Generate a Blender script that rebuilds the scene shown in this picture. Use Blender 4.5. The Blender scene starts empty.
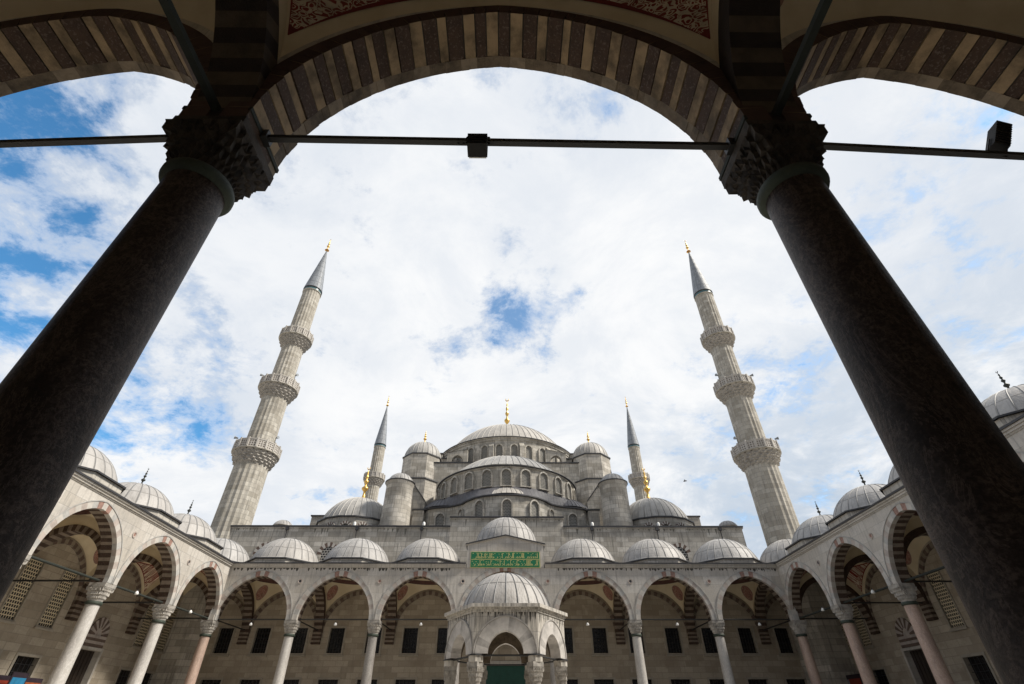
import bpy, bmesh, math, random
from math import sin, cos, pi, sqrt, radians, acos, atan2, hypot
from mathutils import Vector, Matrix
random.seed(7)
scene = bpy.context.scene
COL = scene.collection

# ------------------------------------------------------------------ camera
cam_d = bpy.data.cameras.new('camera'); cam = bpy.data.objects.new('camera', cam_d)
COL.objects.link(cam)
cam_d.sensor_width = 36.0; cam_d.lens = 486.0 / 1024 * 36.0
cam_d.clip_start = 0.05; cam_d.clip_end = 3000
cam.location = (0.17, 0, 1.5)
cam.matrix_world = (Matrix.Translation((0.17, 0, 1.5)) @ Matrix.Rotation(-radians(0.552), 4, 'Z')
                    @ Matrix.Rotation(radians(90 + 38.04), 4, 'X') @ Matrix.Rotation(-radians(0.081), 4, 'Z'))
scene.camera = cam

# ------------------------------------------------------------------ light
SUN_EL, SUN_AZ = radians(46), radians(101)      # azimuth clockwise from +Y (the view direction)
sd = bpy.data.lights.new('sun', 'SUN'); sun = bpy.data.objects.new('sun', sd); COL.objects.link(sun)
sd.energy = 4.2; sd.angle = radians(10); sd.color = (1.0, 0.93, 0.82)
sdir = Vector((sin(SUN_AZ) * cos(SUN_EL), cos(SUN_AZ) * cos(SUN_EL), sin(SUN_EL)))
sun.rotation_euler = sdir.to_track_quat('Z', 'Y').to_euler()
scene.view_settings.view_transform = 'Standard'; scene.view_settings.look = 'None'
scene.view_settings.gamma = 1.0; scene.view_settings.exposure = 0.28

world = bpy.data.worlds.new('World'); scene.world = world; world.use_nodes = True


class NT:
    """tiny helper round a node tree"""
    def __init__(s, tree): s.t = tree; s.n = tree.nodes; s.l = tree.links
    def node(s, typ, **kw):
        n = s.n.new(typ)
        for k, v in kw.items(): setattr(n, k, v)
        return n
    def put(s, sock, v):
        if isinstance(v, bpy.types.NodeSocket): s.l.new(v, sock)
        elif v is not None:
            if sock.type == 'RGBA' and isinstance(v, (tuple, list)) and len(v) == 3: v = (*v, 1)
            sock.default_value = v
    def math(s, op, a, b=None, c=None, clamp=False):
        n = s.node('ShaderNodeMath', operation=op); n.use_clamp = clamp
        s.put(n.inputs[0], a)
        if b is not None: s.put(n.inputs[1], b)
        if c is not None: s.put(n.inputs[2], c)
        return n.outputs[0]
    def vmath(s, op, a, b=None, out=0):
        n = s.node('ShaderNodeVectorMath', operation=op); s.put(n.inputs[0], a)
        if b is not None: s.put(n.inputs[1], b)
        return n.outputs[out]
    def mix(s, f, a, b, blend='MIX'):
        n = s.node('ShaderNodeMix', data_type='RGBA', blend_type=blend)
        s.put(n.inputs[0], f); s.put(n.inputs[6], a); s.put(n.inputs[7], b)
        return n.outputs[2]
    def ramp(s, f, a, b, lo=0.0, hi=1.0):
        n = s.node('ShaderNodeMapRange', clamp=True, interpolation_type='SMOOTHSTEP')
        s.put(n.inputs[0], f); s.put(n.inputs[1], a); s.put(n.inputs[2], b); s.put(n.inputs[3], lo); s.put(n.inputs[4], hi)
        return n.outputs[0]
    def noise(s, vec, scale, detail=4, rough=0.55, dist=0.0, out=0):
        n = s.node('ShaderNodeTexNoise'); s.put(n.inputs['Vector'], vec)
        n.inputs['Scale'].default_value = scale; n.inputs['Detail'].default_value = detail
        n.inputs['Roughness'].default_value = rough; n.inputs['Distortion'].default_value = dist
        return n.outputs[out]
    def scale(s, vec, xyz):
        n = s.node('ShaderNodeMapping'); s.put(n.inputs['Vector'], vec); n.inputs['Scale'].default_value = xyz
        return n.outputs[0]


w = NT(world.node_tree); w.n.clear()
skyt = w.node('ShaderNodeTexSky', sky_type='NISHITA'); skyt.sun_disc = False
skyt.sun_elevation = SUN_EL; skyt.sun_rotation = SUN_AZ; skyt.air_density = 1.0; skyt.dust_density = 0.6; skyt.ozone_density = 1.6
tc = w.node('ShaderNodeTexCoord')
d = tc.outputs['Generated']
sep = w.node('ShaderNodeSeparateXYZ'); w.put(sep.inputs[0], d)
zz = w.math('MAXIMUM', sep.outputs[2], 0.06)
plane = w.vmath('DIVIDE', d, w.node('ShaderNodeCombineXYZ').outputs[0])
cmb = plane.node.inputs[1].links[0].from_node
for i in range(3): w.put(cmb.inputs[i], w.math('ADD', zz, 0.25))
big = w.noise(plane, 1.9, 10, 0.62, 0.3)
wisp = w.noise(w.scale(plane, (3.4, 3.4, 3.4)), 2.6, 10, 0.68, 0.2)
dens = w.math('ADD', w.math('MULTIPLY', w.math('SUBTRACT', big, 0.5), 2.3), w.math('MULTIPLY', w.math('SUBTRACT', wisp, 0.5), 1.5))
# openings in the cloud deck: direction, half-width, depth
holes = [((-0.74, 0.47, 0.48), 0.26, 0.66), ((-0.66, 0.32, 0.68), 0.17, 0.50), ((-0.585, 0.70, 0.41), 0.15, 0.50),
         ((0.045, 0.765, 0.645), 0.09, 0.30), ((-0.02, 0.775, 0.63), 0.08, 0.34), ((-0.13, 0.775, 0.62), 0.15, 0.50), ((0.08, 0.73, 0.68), 0.08, 0.3), ((-0.80, 0.10, 0.55), 0.25, 0.6), ((0.0, 0.70, 0.72), 0.11, 0.2),
         ((0.36, 0.88, 0.30), 0.16, 0.08), ((0.55, 0.78, 0.30), 0.14, 0.08)]
cov = 0.42
dw = w.vmath('ADD', d, w.vmath('MULTIPLY', w.vmath('SUBTRACT', w.noise(d, 5.0, 6, 0.6, out=1), (0.5, 0.5, 0.5)), (0.34, 0.34, 0.34)))
for (hx, hy, hz), wd, dep in holes:
    v = Vector((hx, hy, hz)).normalized()
    dist = w.vmath('DISTANCE', dw, tuple(v), out=1)
    g = w.math('MULTIPLY', w.ramp(dist, wd * 1.35, 0.0), dep)
    cov = w.math('SUBTRACT', cov, g)
dens = w.math('ADD', dens, cov)
mask = w.ramp(dens, -0.30, 0.32)
veil = w.math('MULTIPLY', w.ramp(sep.outputs[0], -0.50, -0.15), w.ramp(wisp, 0.36, 0.66, 0.12, 0.72))      # thin high cloud over all but the left of the sky
mask = w.math('ADD', w.math('MULTIPLY', mask, w.math('SUBTRACT', 1.0, veil)), veil)
shade = w.noise(plane, 3.1, 9, 0.66, 0.35)
shade2 = w.noise(w.scale(plane, (0.5, 0.5, 0.5)), 1.9, 5, 0.5)
side = w.ramp(sep.outputs[0], -0.25, 0.7)
k = w.math('ADD', w.ramp(shade, 0.36, 0.64), w.ramp(shade2, 0.38, 0.62))
k = w.math('MULTIPLY', k, 0.5)
cloud = w.mix(k, (5.9, 6.35, 7.0), (8.1, 8.15, 8.2))
cloud = w.mix(w.math('MULTIPLY', w.math('MULTIPLY', side, w.ramp(sep.outputs[2], 0.66, 0.25)), w.ramp(shade, 0.7, 0.42)), cloud, (4.2, 5.0, 6.0))
cloud = w.mix(w.ramp(sep.outputs[1], 0.12, -0.45), cloud, (2.9, 3.1, 3.5))      # unseen darker cloud added behind the camera to cut fill light
bluesky = w.mix(1.0, skyt.outputs[0], (0.70, 1.42, 1.68), 'MULTIPLY')
cloud = w.mix(w.ramp(mask, 0.75, 0.25), cloud, (8.4, 8.7, 9.2))       # thin edges glow
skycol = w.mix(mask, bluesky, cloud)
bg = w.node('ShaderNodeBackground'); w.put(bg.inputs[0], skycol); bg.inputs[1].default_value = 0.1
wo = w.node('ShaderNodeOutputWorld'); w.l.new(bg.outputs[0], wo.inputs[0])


# ------------------------------------------------------------------ materials
def new_mat(name):
    m = bpy.data.materials.new(name); m.use_nodes = True; t = NT(m.node_tree); t.n.clear()
    b = t.node('ShaderNodeBsdfPrincipled'); o = t.node('ShaderNodeOutputMaterial'); t.l.new(b.outputs[0], o.inputs[0])
    return m, t, b


def uvv(t): return t.node('ShaderNodeUVMap', uv_map='UVMap').outputs[0]


def ashlar(name, base, bw=0.95, rh=0.42, vary=0.22, mortar=0.5, stain=0.5, streak=0.35, rough=0.85, blotch=(0.20, 0.17, 0.13), offset=0.5, msize=0.02, ss=1.0, s0=0.52, s1=0.72):
    """coursed stone: blocks from the UVs (metres), blotches and rain streaks from noise"""
    m, t, b = new_mat(name); uv = uvv(t)
    warp = t.vmath('ADD', uv, t.vmath('MULTIPLY', t.noise(uv, 1.3, 2, out=1), (0.02, 0.012, 0)))
    br = t.node('ShaderNodeTexBrick'); t.put(br.inputs['Vector'], warp)
    br.offset = offset; br.inputs['Scale'].default_value = 1.0
    br.inputs['Brick Width'].default_value = bw; br.inputs['Row Height'].default_value = rh
    br.inputs['Mortar Size'].default_value = msize; br.inputs['Mortar Smooth'].default_value = 0.4; br.inputs['Bias'].default_value = 0.0
    lo = [c * (1 - vary) for c in base]; hi = [min(.9, c * (1 + vary)) for c in base]
    lo = (lo[0], lo[1] * 0.97, lo[2] * 0.92)
    t.put(br.inputs['Color1'], lo); t.put(br.inputs['Color2'], hi)
    t.put(br.inputs['Mortar'], [c * (1 - mortar) for c in base])
    c = br.outputs['Color']
    n1 = t.noise(uv, 0.55, 8, 0.65)
    c = t.mix(t.math('MULTIPLY', t.ramp(n1, 0.46, 0.68), stain), c, t.mix(0.5, blotch, [x * 0.6 for x in base]))
    st = t.noise(t.scale(uv, (2.4 * ss, 0.16 * ss, 1)), 1.6, 7, 0.7)
    c = t.mix(t.math('MULTIPLY', t.ramp(st, s0, s1), streak), c, [x * 0.30 for x in base])
    n2 = t.noise(uv, 9, 5, 0.7)
    c = t.mix(t.ramp(n2, 0.3, 0.75, 0.0, 0.35), c, [x * 0.55 for x in base])
    t.put(b.inputs['Base Color'], c); b.inputs['Roughness'].default_value = rough
    bp = t.node('ShaderNodeBump'); bp.inputs['Strength'].default_value = 0.5; bp.inputs['Distance'].default_value = 0.02
    t.put(bp.inputs['Height'], t.math('SUBTRACT', t.math('MULTIPLY', n2, 0.6), br.outputs['Fac']))
    t.put(b.inputs['Normal'], bp.outputs[0])
    return m


def plain(name, base, rough=0.7, metal=0.0, var=0.25, scale=3.0, dark=0.5, bump=0.15, speck=None, speck_scale=40, coord='Object'):
    m, t, b = new_mat(name); co = t.node('ShaderNodeTexCoord').outputs[coord]
    n = t.noise(co, scale, 7, 0.65)
    c = t.mix(t.ramp(n, 0.35, 0.7, 0, var * 2), base, [x * dark for x in base])
    f = t.noise(co, scale * 9, 4, 0.7)
    if speck:
        s2 = t.noise(co, speck_scale, 3, 0.6)
        c = t.mix(t.ramp(s2, 0.55, 0.66), c, speck)
    t.put(b.inputs['Base Color'], c); b.inputs['Roughness'].default_value = rough; b.inputs['Metallic'].default_value = metal
    if bump:
        bp = t.node('ShaderNodeBump'); bp.inputs['Strength'].default_value = bump; bp.inputs['Distance'].default_value = 0.03
        t.put(bp.inputs['Height'], f); t.put(b.inputs['Normal'], bp.outputs[0])
    return m


def lead(name, base, seam=0.55, pw=1.0, ph=3.0, streak=0.4):
    """lead sheets: UV u counts sheets round the dome, v metres up the slope"""
    m, t, b = new_mat(name); uv = uvv(t)
    rnd_ = t.node('ShaderNodeObjectInfo').outputs['Random']
    uv0 = uv; uv = t.vmath('ADD', uv, t.vmath('MULTIPLY', t.noise(uv, 0.8, 2, out=1), (0.10, 0.25, 0)))
    br = t.node('ShaderNodeTexBrick'); t.put(br.inputs['Vector'], uv); br.offset = 0.0
    cv = t.node('ShaderNodeCombineXYZ'); t.put(cv.inputs[0], t.math('MULTIPLY', rnd_, 40.0)); uv = t.vmath('ADD', uv0, cv.outputs[0])
    br.inputs['Scale'].default_value = 1.0; br.inputs['Brick Width'].default_value = pw; br.inputs['Row Height'].default_value = ph
    br.inputs['Mortar Size'].default_value = 0.055; br.inputs['Mortar Smooth'].default_value = 0.6
    t.put(br.inputs['Color1'], [c * 0.93 for c in base]); t.put(br.inputs['Color2'], [c * 1.08 for c in base])
    t.put(br.inputs['Mortar'], [c * (1 - seam) for c in base])
    c = br.outputs['Color']
    n = t.noise(uv, 0.9, 6, 0.65)
    c = t.mix(t.ramp(n, 0.42, 0.66, 0, 0.6), c, [x * 0.55 for x in base])
    c = t.mix(t.ramp(rnd_, 0.0, 1.0, 0.0, 0.3), c, (base[0] * 1.1, base[1] * 1.02, base[2] * 0.92))
    st = t.noise(t.scale(uv, (5.0, 0.35, 1)), 1.3, 6, 0.7)
    c = t.mix(t.ramp(st, 0.48, 0.72, 0, streak), c, [x * 0.45 for x in base])
    t.put(b.inputs['Base Color'], c); b.inputs['Roughness'].default_value = 0.55; b.inputs['Metallic'].default_value = 0.0
    bp = t.node('ShaderNodeBump'); bp.inputs['Strength'].default_value = 0.7; bp.inputs['Distance'].default_value = 0.05
    t.put(bp.inputs['Height'], t.math('ADD', br.outputs['Fac'], t.math('MULTIPLY', t.noise(uv, 1.7, 4, 0.6), 1.6))); t.put(b.inputs['Normal'], bp.outputs[0])
    return m


def grille_mat(name, bar, hole, bw, rh, ms):
    m, t, b = new_mat(name); uv = uvv(t)
    br = t.node('ShaderNodeTexBrick'); t.put(br.inputs['Vector'], uv); br.offset = 0.5
    br.inputs['Scale'].default_value = 1.0; br.inputs['Brick Width'].default_value = bw; br.inputs['Row Height'].default_value = rh
    br.inputs['Mortar Size'].default_value = ms; br.inputs['Mortar Smooth'].default_value = 0.1
    t.put(br.inputs['Color1'], hole); t.put(br.inputs['Color2'], [c * 1.5 for c in hole]); t.put(br.inputs['Mortar'], bar)
    t.put(b.inputs['Base Color'], br.outputs['Color']); b.inputs['Roughness'].default_value = 0.8
    bp = t.node('ShaderNodeBump'); bp.inputs['Strength'].default_value = 0.8; bp.inputs['Distance'].default_value = 0.03
    t.put(bp.inputs['Height'], br.outputs['Fac']); t.put(b.inputs['Normal'], bp.outputs[0])
    return m


def scroll_mat(name, ground, scroll, sc):
    """curling cream tendrils on a red ground"""
    m, t, b = new_mat(name); uv = uvv(t)
    p = t.vmath('ADD', uv, t.vmath('MULTIPLY', t.noise(uv, sc * 0.55, 2, out=1), (0.30, 0.30, 0)))
    v = t.node('ShaderNodeTexVoronoi', feature='DISTANCE_TO_EDGE'); t.put(v.inputs['Vector'], p); v.inputs['Scale'].default_value = sc
    v2 = t.node('ShaderNodeTexVoronoi'); t.put(v2.inputs['Vector'], p); v2.inputs['Scale'].default_value = sc
    rings = t.math('SINE', t.math('MULTIPLY', v2.outputs['Distance'], 19.0))
    a = t.ramp(v.outputs['Distance'], 0.07, 0.045)
    r = t.ramp(rings, 0.5, 0.75)
    f = t.math('MAXIMUM', a, r, clamp=True)
    c = t.mix(f, ground, scroll)
    c = t.mix(t.ramp(t.noise(uv, 2.5, 5), 0.45, 0.7, 0, .4), c, (0.1, 0.07, 0.05))
    t.put(b.inputs['Base Color'], c); b.inputs['Roughness'].default_value = 0.8
    return m


def tile_panel_mat(name):
    m, t, b = new_mat(name); uv = uvv(t)
    n = t.noise(uv, 3, 4)
    c = t.mix(n, (0.006, 0.125, 0.055), (0.015, 0.21, 0.09))
    t.put(b.inputs['Base Color'], c); b.inputs['Roughness'].default_value = 0.35
    return m


def column_mat(name, base, speck, patch, s1=18, s2=5, rough=0.5, spec=0.5):
    m, t, b = new_mat(name); b.inputs['Specular IOR Level'].default_value = spec; co = t.node('ShaderNodeTexCoord').outputs['Object']
    n = t.noise(co, s1, 6, 0.75); n2 = t.noise(t.scale(co, (1, 1, .25)), s2, 6, 0.6)
    c = t.mix(t.math('MULTIPLY', t.ramp(n, 0.42, 0.62), t.ramp(t.noise(co, s1 * .22, 5, 0.7), 0.35, 0.62, 0.25, 1.0)), base, speck)
    c = t.mix(t.ramp(n2, 0.47, 0.60, 0, .9), c, patch)
    vn = t.noise(t.scale(co, (1, 1, .5)), s2 * 1.6, 8, 0.75, 1.6); c = t.mix(t.ramp(t.math('ABSOLUTE', t.math('SUBTRACT', vn, 0.5)), 0.018, 0.0, 0, .55), c, [x * 1.5 for x in speck])
    t.put(b.inputs['Base Color'], c); b.inputs['Roughness'].default_value = rough
    bp = t.node('ShaderNodeBump'); bp.inputs['Strength'].default_value = 0.6; bp.inputs['Distance'].default_value = 0.015
    t.put(bp.inputs['Height'], n); t.put(b.inputs['Normal'], bp.outputs[0])
    return m


def plaster_mat(name, base):
    m, t, b = new_mat(name); co = t.node('ShaderNodeTexCoord').outputs['Object']
    n = t.noise(co, 0.7, 7, 0.6)
    c = t.mix(t.ramp(n, 0.4, 0.7, 0, 0.5), base, [base[0] * 0.72, base[1] * 0.66, base[2] * 0.55])
    t.put(b.inputs['Base Color'], c); b.inputs['Roughness'].default_value = 0.9
    return m


M = {
 'marble': ashlar('arcade marble', (0.56, 0.53, 0.49), 1.5, 0.68, 0.12, 0.30, 0.55, 0.6, 0.6, (0.40, 0.38, 0.36), msize=0.012, ss=1.3, s0=.48, s1=.7),
 'voussoir_a': plain('arch stone pale', (0.52, 0.49, 0.45), 0.7, var=0.2, scale=2.2),
 'voussoir_b': plain('arch stone rosy', (0.46, 0.40, 0.36), 0.7, var=0.3, scale=2.2),
 'voussoir_c': plain('arch stone grey', (0.44, 0.43, 0.41), 0.7, var=0.3, scale=2.6),
 'arch_old_shade': plain('weathered arch and kiosk shade brown', (0.17, 0.13, 0.09), 0.85, var=0.5, scale=2.8, dark=0.4, bump=0.6),  # weathered ring stone; in the kiosk its dark tone paints interior shade
 'arch_old_shade2': plain('arch stone weathered pale', (0.25, 0.20, 0.145), 0.85, var=0.5, scale=2.2, dark=0.45, bump=0.6),
 'brick_black': plain('arch brick near black', (0.028, 0.019, 0.016), 0.9, var=0.4, scale=4, bump=0.5),  # near-black brick stripes of the near transverse arches
 'cream_dark': plain('arch stone dark cream', (0.10, 0.076, 0.054), 0.9, var=0.5, scale=2.4, bump=0.4),  # dark cream stripes of the near transverse arches
 'band_red': plain('arch border dark red', (0.075, 0.04, 0.032), 0.85, var=0.4, scale=2),
 'stripe_dim': plain('arch stone buff', (0.25, 0.20, 0.155), 0.8, var=0.4, scale=2, dark=0.5, bump=0.3),
 'stripe_wall': plain('blind arch stone', (0.30, 0.255, 0.20), 0.85, var=0.3, scale=2),
 'stripe_brown': plain('blind arch brown', (0.15, 0.105, 0.085), 0.85, var=0.3, scale=2),
 'keystone_red': plain('painted red border', (0.18, 0.02, 0.014), 0.8, var=0.2),
 'grime2': plain('grey grime', (0.20, 0.19, 0.165), 0.95, var=0.4, scale=6),
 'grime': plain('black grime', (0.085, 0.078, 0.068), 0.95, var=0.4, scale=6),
 'seam': plain('lead seam', (0.25, 0.25, 0.25), 0.6, var=0.2),
 'stripe_dark': plain('arch brick red', (0.062, 0.035, 0.022), 0.85, var=0.4, scale=4, bump=0.5, speck=(0.11, 0.08, 0.065), speck_scale=22),
 'stripe_pale': plain('arch stone cream', (0.32, 0.23, 0.135), 0.85, var=0.5, scale=1.6, dark=0.25, bump=0.5),
 'keystone': plain('arch keystone red', (0.34, 0.205, 0.165), 0.7, var=0.4, scale=5),
 'wall': ashlar('inner wall stone', (0.43, 0.375, 0.30), 1.15, 0.46, 0.20, 0.28, 0.6, 0.25, 0.9, (0.26, 0.20, 0.14)),
 'facade': ashlar('facade limestone', (0.53, 0.50, 0.45), 1.3, 0.5, 0.27, 0.5, 0.75, 0.8, 0.9, (0.20, 0.185, 0.16), ss=1.3, s0=.50, s1=.68),
 'drum': ashlar('drum limestone', (0.54, 0.51, 0.455), 1.0, 0.46, 0.25, 0.45, 0.75, 0.85, 0.9, (0.20, 0.185, 0.155), ss=1.5, s0=.50, s1=.68),
 'minaret': ashlar('minaret limestone', (0.46, 0.435, 0.385), 0.9, 0.5, 0.24, 0.45, 0.65, 0.85, 0.85, (0.30, 0.26, 0.21), msize=0.02),
 'kiosk': ashlar('kiosk marble', (0.60, 0.57, 0.525), 1.2, 0.55, 0.08, 0.4, 0.6, 0.9, 0.6, (0.36, 0.33, 0.30), msize=0.012, ss=2.6, s0=.44, s1=.62),
 'kioskv': plain('kiosk arch marble', (0.60, 0.57, 0.54), 0.6, var=0.35, scale=1.4, dark=0.45),
 'kioskv2': plain('kiosk arch marble grey', (0.50, 0.475, 0.45), 0.6, var=0.4, scale=1.7, dark=0.4),
 'lead': lead('lead sheet pale', (0.41, 0.40, 0.39), 0.5, 1.0, 1.25, 0.5),
 'lead_big': lead('lead sheet weathered', (0.46, 0.445, 0.42), 0.6, 1.0, 40, 0.85),
 'lead_dark': plain('lead edge dark', (0.045, 0.045, 0.05), 0.5, var=0.2),
 'lead_blue': lead('lead spire blue grey', (0.26, 0.285, 0.32), 0.45, 1.0, 1.3, 0.3),
 'lead_shade': lead('lead roof charcoal', (0.13, 0.13, 0.145), 0.5, 1.0, 40, 0.5),
 'plaster': plaster_mat('vault plaster', (0.70, 0.60, 0.43)),
 'moulding': plain('vault moulding red', (0.11, 0.05, 0.04), 0.8),
 'medallion': scroll_mat('medallion red', (0.28, 0.11, 0.08), (0.40, 0.24, 0.18), 5.0),
 'scroll': scroll_mat('scrollwork', (0.20, 0.022, 0.015), (0.62, 0.53, 0.40), 6.0),
 'iron': plain('wrought iron', (0.022, 0.022, 0.022), 0.55, var=0.2),
 'iron_green': plain('iron green patina', (0.022, 0.027, 0.022), 0.9, var=0.3),
 'copper': plain('collar bronze patina', (0.045, 0.06, 0.045), 0.7, var=0.4, scale=5, bump=0.4),
 'gold': plain('gilded copper', (0.78, 0.50, 0.15), 0.35, metal=0.85, var=0.1),
 'dark_bronze': plain('dark bronze', (0.05, 0.055, 0.05), 0.5, metal=0.4),
 'capital': plain('capital marble', (0.46, 0.43, 0.39), 0.7, var=0.4, scale=3, dark=0.4, bump=0.4),
 'capital_dark': plain('capital dark stone', (0.060, 0.048, 0.038), 0.85, var=0.5, scale=3.5, dark=0.25, bump=0.8),  # very dark stone for the near capitals and column bases
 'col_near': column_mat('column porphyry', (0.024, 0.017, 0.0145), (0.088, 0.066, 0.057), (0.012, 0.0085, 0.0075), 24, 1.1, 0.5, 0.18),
 'col_marble': column_mat('column grey marble', (0.46, 0.44, 0.41), (0.54, 0.52, 0.50), (0.38, 0.36, 0.34), 6, 1.6, 0.45),
 'col_pink': column_mat('column pink granite', (0.42, 0.30, 0.24), (0.50, 0.38, 0.32), (0.34, 0.25, 0.21), 16, 2, 0.5),
 'col_grey': column_mat('column dark granite', (0.25, 0.235, 0.22), (0.34, 0.32, 0.30), (0.19, 0.175, 0.165), 14, 2, 0.5),
 'glass': plain('dark window glass', (0.010, 0.010, 0.012), 0.25, var=0.0, bump=0),
 'frame': plain('window surround', (0.38, 0.34, 0.28), 0.8, var=0.2),
 'lattice': grille_mat('window lattice plaster', (0.70, 0.60, 0.42), (0.012, 0.011, 0.012), 0.19, 0.21, 0.032),
 'lattice_grey': grille_mat('drum window lattice', (0.36, 0.345, 0.31), (0.04, 0.04, 0.04), 0.17, 0.17, 0.035),
 'lattice_white': grille_mat('facade window lattice', (0.45, 0.43, 0.4), (0.012, 0.012, 0.013), 0.30, 0.24, 0.035),
 'panel_green': tile_panel_mat('inscription green'),
 'panel_gold': plain('inscription gold', (0.66, 0.60, 0.24), 0.45, var=0.1, bump=0),
 'door_green': plain('door green', (0.012, 0.085, 0.062), 0.6, var=0.2),
 'wood': plain('door dark timber', (0.035, 0.024, 0.018), 0.6),
 'tile_blue': plain('blue tile', (0.07, 0.15, 0.17), 0.3, var=0.2),
 'housing': plain('lamp housing', (0.012, 0.012, 0.013), 0.8, var=0.1),
 'white': plain('white enamel', (0.8, 0.8, 0.78), 0.4, var=0.05),
 'paving': ashlar('paving stone', (0.48, 0.45, 0.40), 1.4, 0.9, 0.15, 0.4, 0.35, 0.0, 0.8, (0.28, 0.25, 0.22)),
 'board_red': plain('board red', (0.30, 0.045, 0.025), 0.5, var=0.3, scale=1.2),
 'board_orange': plain('board orange', (0.42, 0.12, 0.04), 0.5, var=0.4, scale=1.5),
 'board_blue': plain('board blue', (0.03, 0.22, 0.42), 0.4, var=0.4, scale=1.5),
 'board_grey': plain('board grey', (0.3, 0.33, 0.36), 0.5, var=0.4, scale=1.5),
 'board_dark': plain('board dark', (0.03, 0.02, 0.03), 0.5),
 'bird': plain('bird feathers', (0.06, 0.045, 0.04), 0.8),
}


# ------------------------------------------------------------------ mesh builder
class MB:
    def __init__(s): s.v = []; s.f = []; s.m = []; s.uv = []; s.sm = []; s.mats = []
    def mi(s, m):
        if m not in s.mats: s.mats.append(m)
        return s.mats.index(m)
    def face(s, pts, mat, uv=None, smooth=False):
        i = len(s.v); s.v += [tuple(p) for p in pts]; s.f.append(tuple(range(i, i + len(pts))))
        s.m.append(s.mi(mat)); s.uv.append(uv); s.sm.append(smooth)
    def grid(s, P, mat, UV=None, smooth=True, wrap=False):
        """P[i][j]; shared vertices"""
        n, mm = len(P), len(P[0]); base = len(s.v)
        for r in P: s.v += [tuple(p) for p in r]
        for i in range(n - 1):
            for j in range(mm - 1 if not wrap else mm):
                k = (j + 1) % mm
                s.f.append((base + i * mm + j, base + i * mm + k, base + (i + 1) * mm + k, base + (i + 1) * mm + j))
                s.m.append(s.mi(mat(i, j) if callable(mat) else mat)); s.sm.append(smooth)
                if UV: s.uv.append([UV(i, j), UV(i, j + 1), UV(i + 1, j + 1), UV(i + 1, j)])
                else: s.uv.append(None)
    def box(s, x0, x1, y0, y1, z0, z1, mat, T=None):
        c = [(x, y, z) for z in (z0, z1) for y in (y0, y1) for x in (x0, x1)]
        if T: c = [T(p) for p in c]
        for q in ((0, 2, 3, 1), (4, 5, 7, 6), (0, 1, 5, 4), (2, 6, 7, 3), (0, 4, 6, 2), (1, 3, 7, 5)):
            s.face([c[i] for i in q], mat)
    def prism(s, poly, z0, z1, mat, top=True, bottom=True, matop=None):
        n = len(poly); u = 0
        for i in range(n):
            a, b = poly[i], poly[(i + 1) % n]; L = hypot(b[0] - a[0], b[1] - a[1])
            s.face([(a[0], a[1], z0), (b[0], b[1], z0), (b[0], b[1], z1), (a[0], a[1], z1)], mat,
                   [(u, z0), (u + L, z0), (u + L, z1), (u, z1)]); u += L
        if top: s.face([(p[0], p[1], z1) for p in poly], matop or mat)
        if bottom: s.face([(p[0], p[1], z0) for p in poly][::-1], mat)
    def lathe(s, prof, mat, n=32, c=(0, 0), a0=0, a1=2 * pi, smooth=True, useam=None, rf=None, vscale=1.0):
        """prof: list of (r, z); useam = sheets round for lead UVs"""
        full = abs(a1 - a0 - 2 * pi) < 1e-6
        rows = []; arc = [0]
        for i in range(1, len(prof)): arc.append(arc[-1] + hypot(prof[i][0] - prof[i - 1][0], prof[i][1] - prof[i - 1][1]))
        for r, z in prof:
            row = []
            for j in range(n if full else n + 1):
                a = a0 + (a1 - a0) * j / n; rr = r * (rf(a, z) if rf else 1)
                row.append((c[0] + rr * cos(a), c[1] + rr * sin(a), z))
            rows.append(row)
        rm = max(r for r, z in prof)
        def UV(i, j):
            u = (j / n) * (useam if useam else rm * (a1 - a0))
            return (u, arc[i] * vscale if useam else prof[i][1])
        s.grid(rows, mat, UV, smooth, wrap=full)
    def tube(s, p0, p1, r, mat, n=8, r1=None):
        p0, p1 = Vector(p0), Vector(p1); dd = (p1 - p0).normalized()
        a = dd.orthogonal().normalized(); b = dd.cross(a); r1 = r if r1 is None else r1
        rows = [[tuple(p + rr * (cos(2 * pi * j / n) * a + sin(2 * pi * j / n) * b)) for j in range(n)] for p, rr in ((p0, r), (p1, r1))]
        s.grid(rows, mat, None, n > 4, wrap=True)
        s.face(rows[0][::-1], mat); s.face(rows[1], mat)
    def mesh(s, name):
        me = bpy.data.meshes.new(name); me.from_pydata(s.v, [], s.f)
        for m in s.mats: me.materials.append(M[m])
        me.polygons.foreach_set('material_index', s.m); me.polygons.foreach_set('use_smooth', s.sm)
        ul = me.uv_layers.new(name='UVMap')
        me.update()
        for p in me.polygons:
            uv = s.uv[p.index]
            if uv is None:
                nx, ny, nz = (abs(c) for c in p.normal); uv = []
                for vi in p.vertices:
                    x, y, z = me.vertices[vi].co
                    uv.append((x, y) if nz > max(nx, ny) else ((y, z) if nx > ny else (x, z)))
            for li, q in zip(p.loop_indices, uv): ul.data[li].uv = q
        return me


def part(name, mb, parent, loc=(0, 0, 0), rz=0.0, label=None):
    me = mb if isinstance(mb, bpy.types.Mesh) else mb.mesh(name)
    o = bpy.data.objects.new(name, me); COL.objects.link(o); o.parent = parent; o.location = loc; o.rotation_euler = (0, 0, rz)
    if label: o['label'] = label
    return o


def tag(o, label, cat, group=None):
    o['label'] = label; o['category'] = cat
    if group: o['group'] = group
    return o


def thing(name, label, cat, loc=(0, 0, 0), rz=0.0, group=None):
    o = bpy.data.objects.new(name, None); COL.objects.link(o); o.location = loc; o.rotation_euler = (0, 0, rz)
    o.empty_display_size = 0.5
    return tag(o, label, cat, group)


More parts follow.
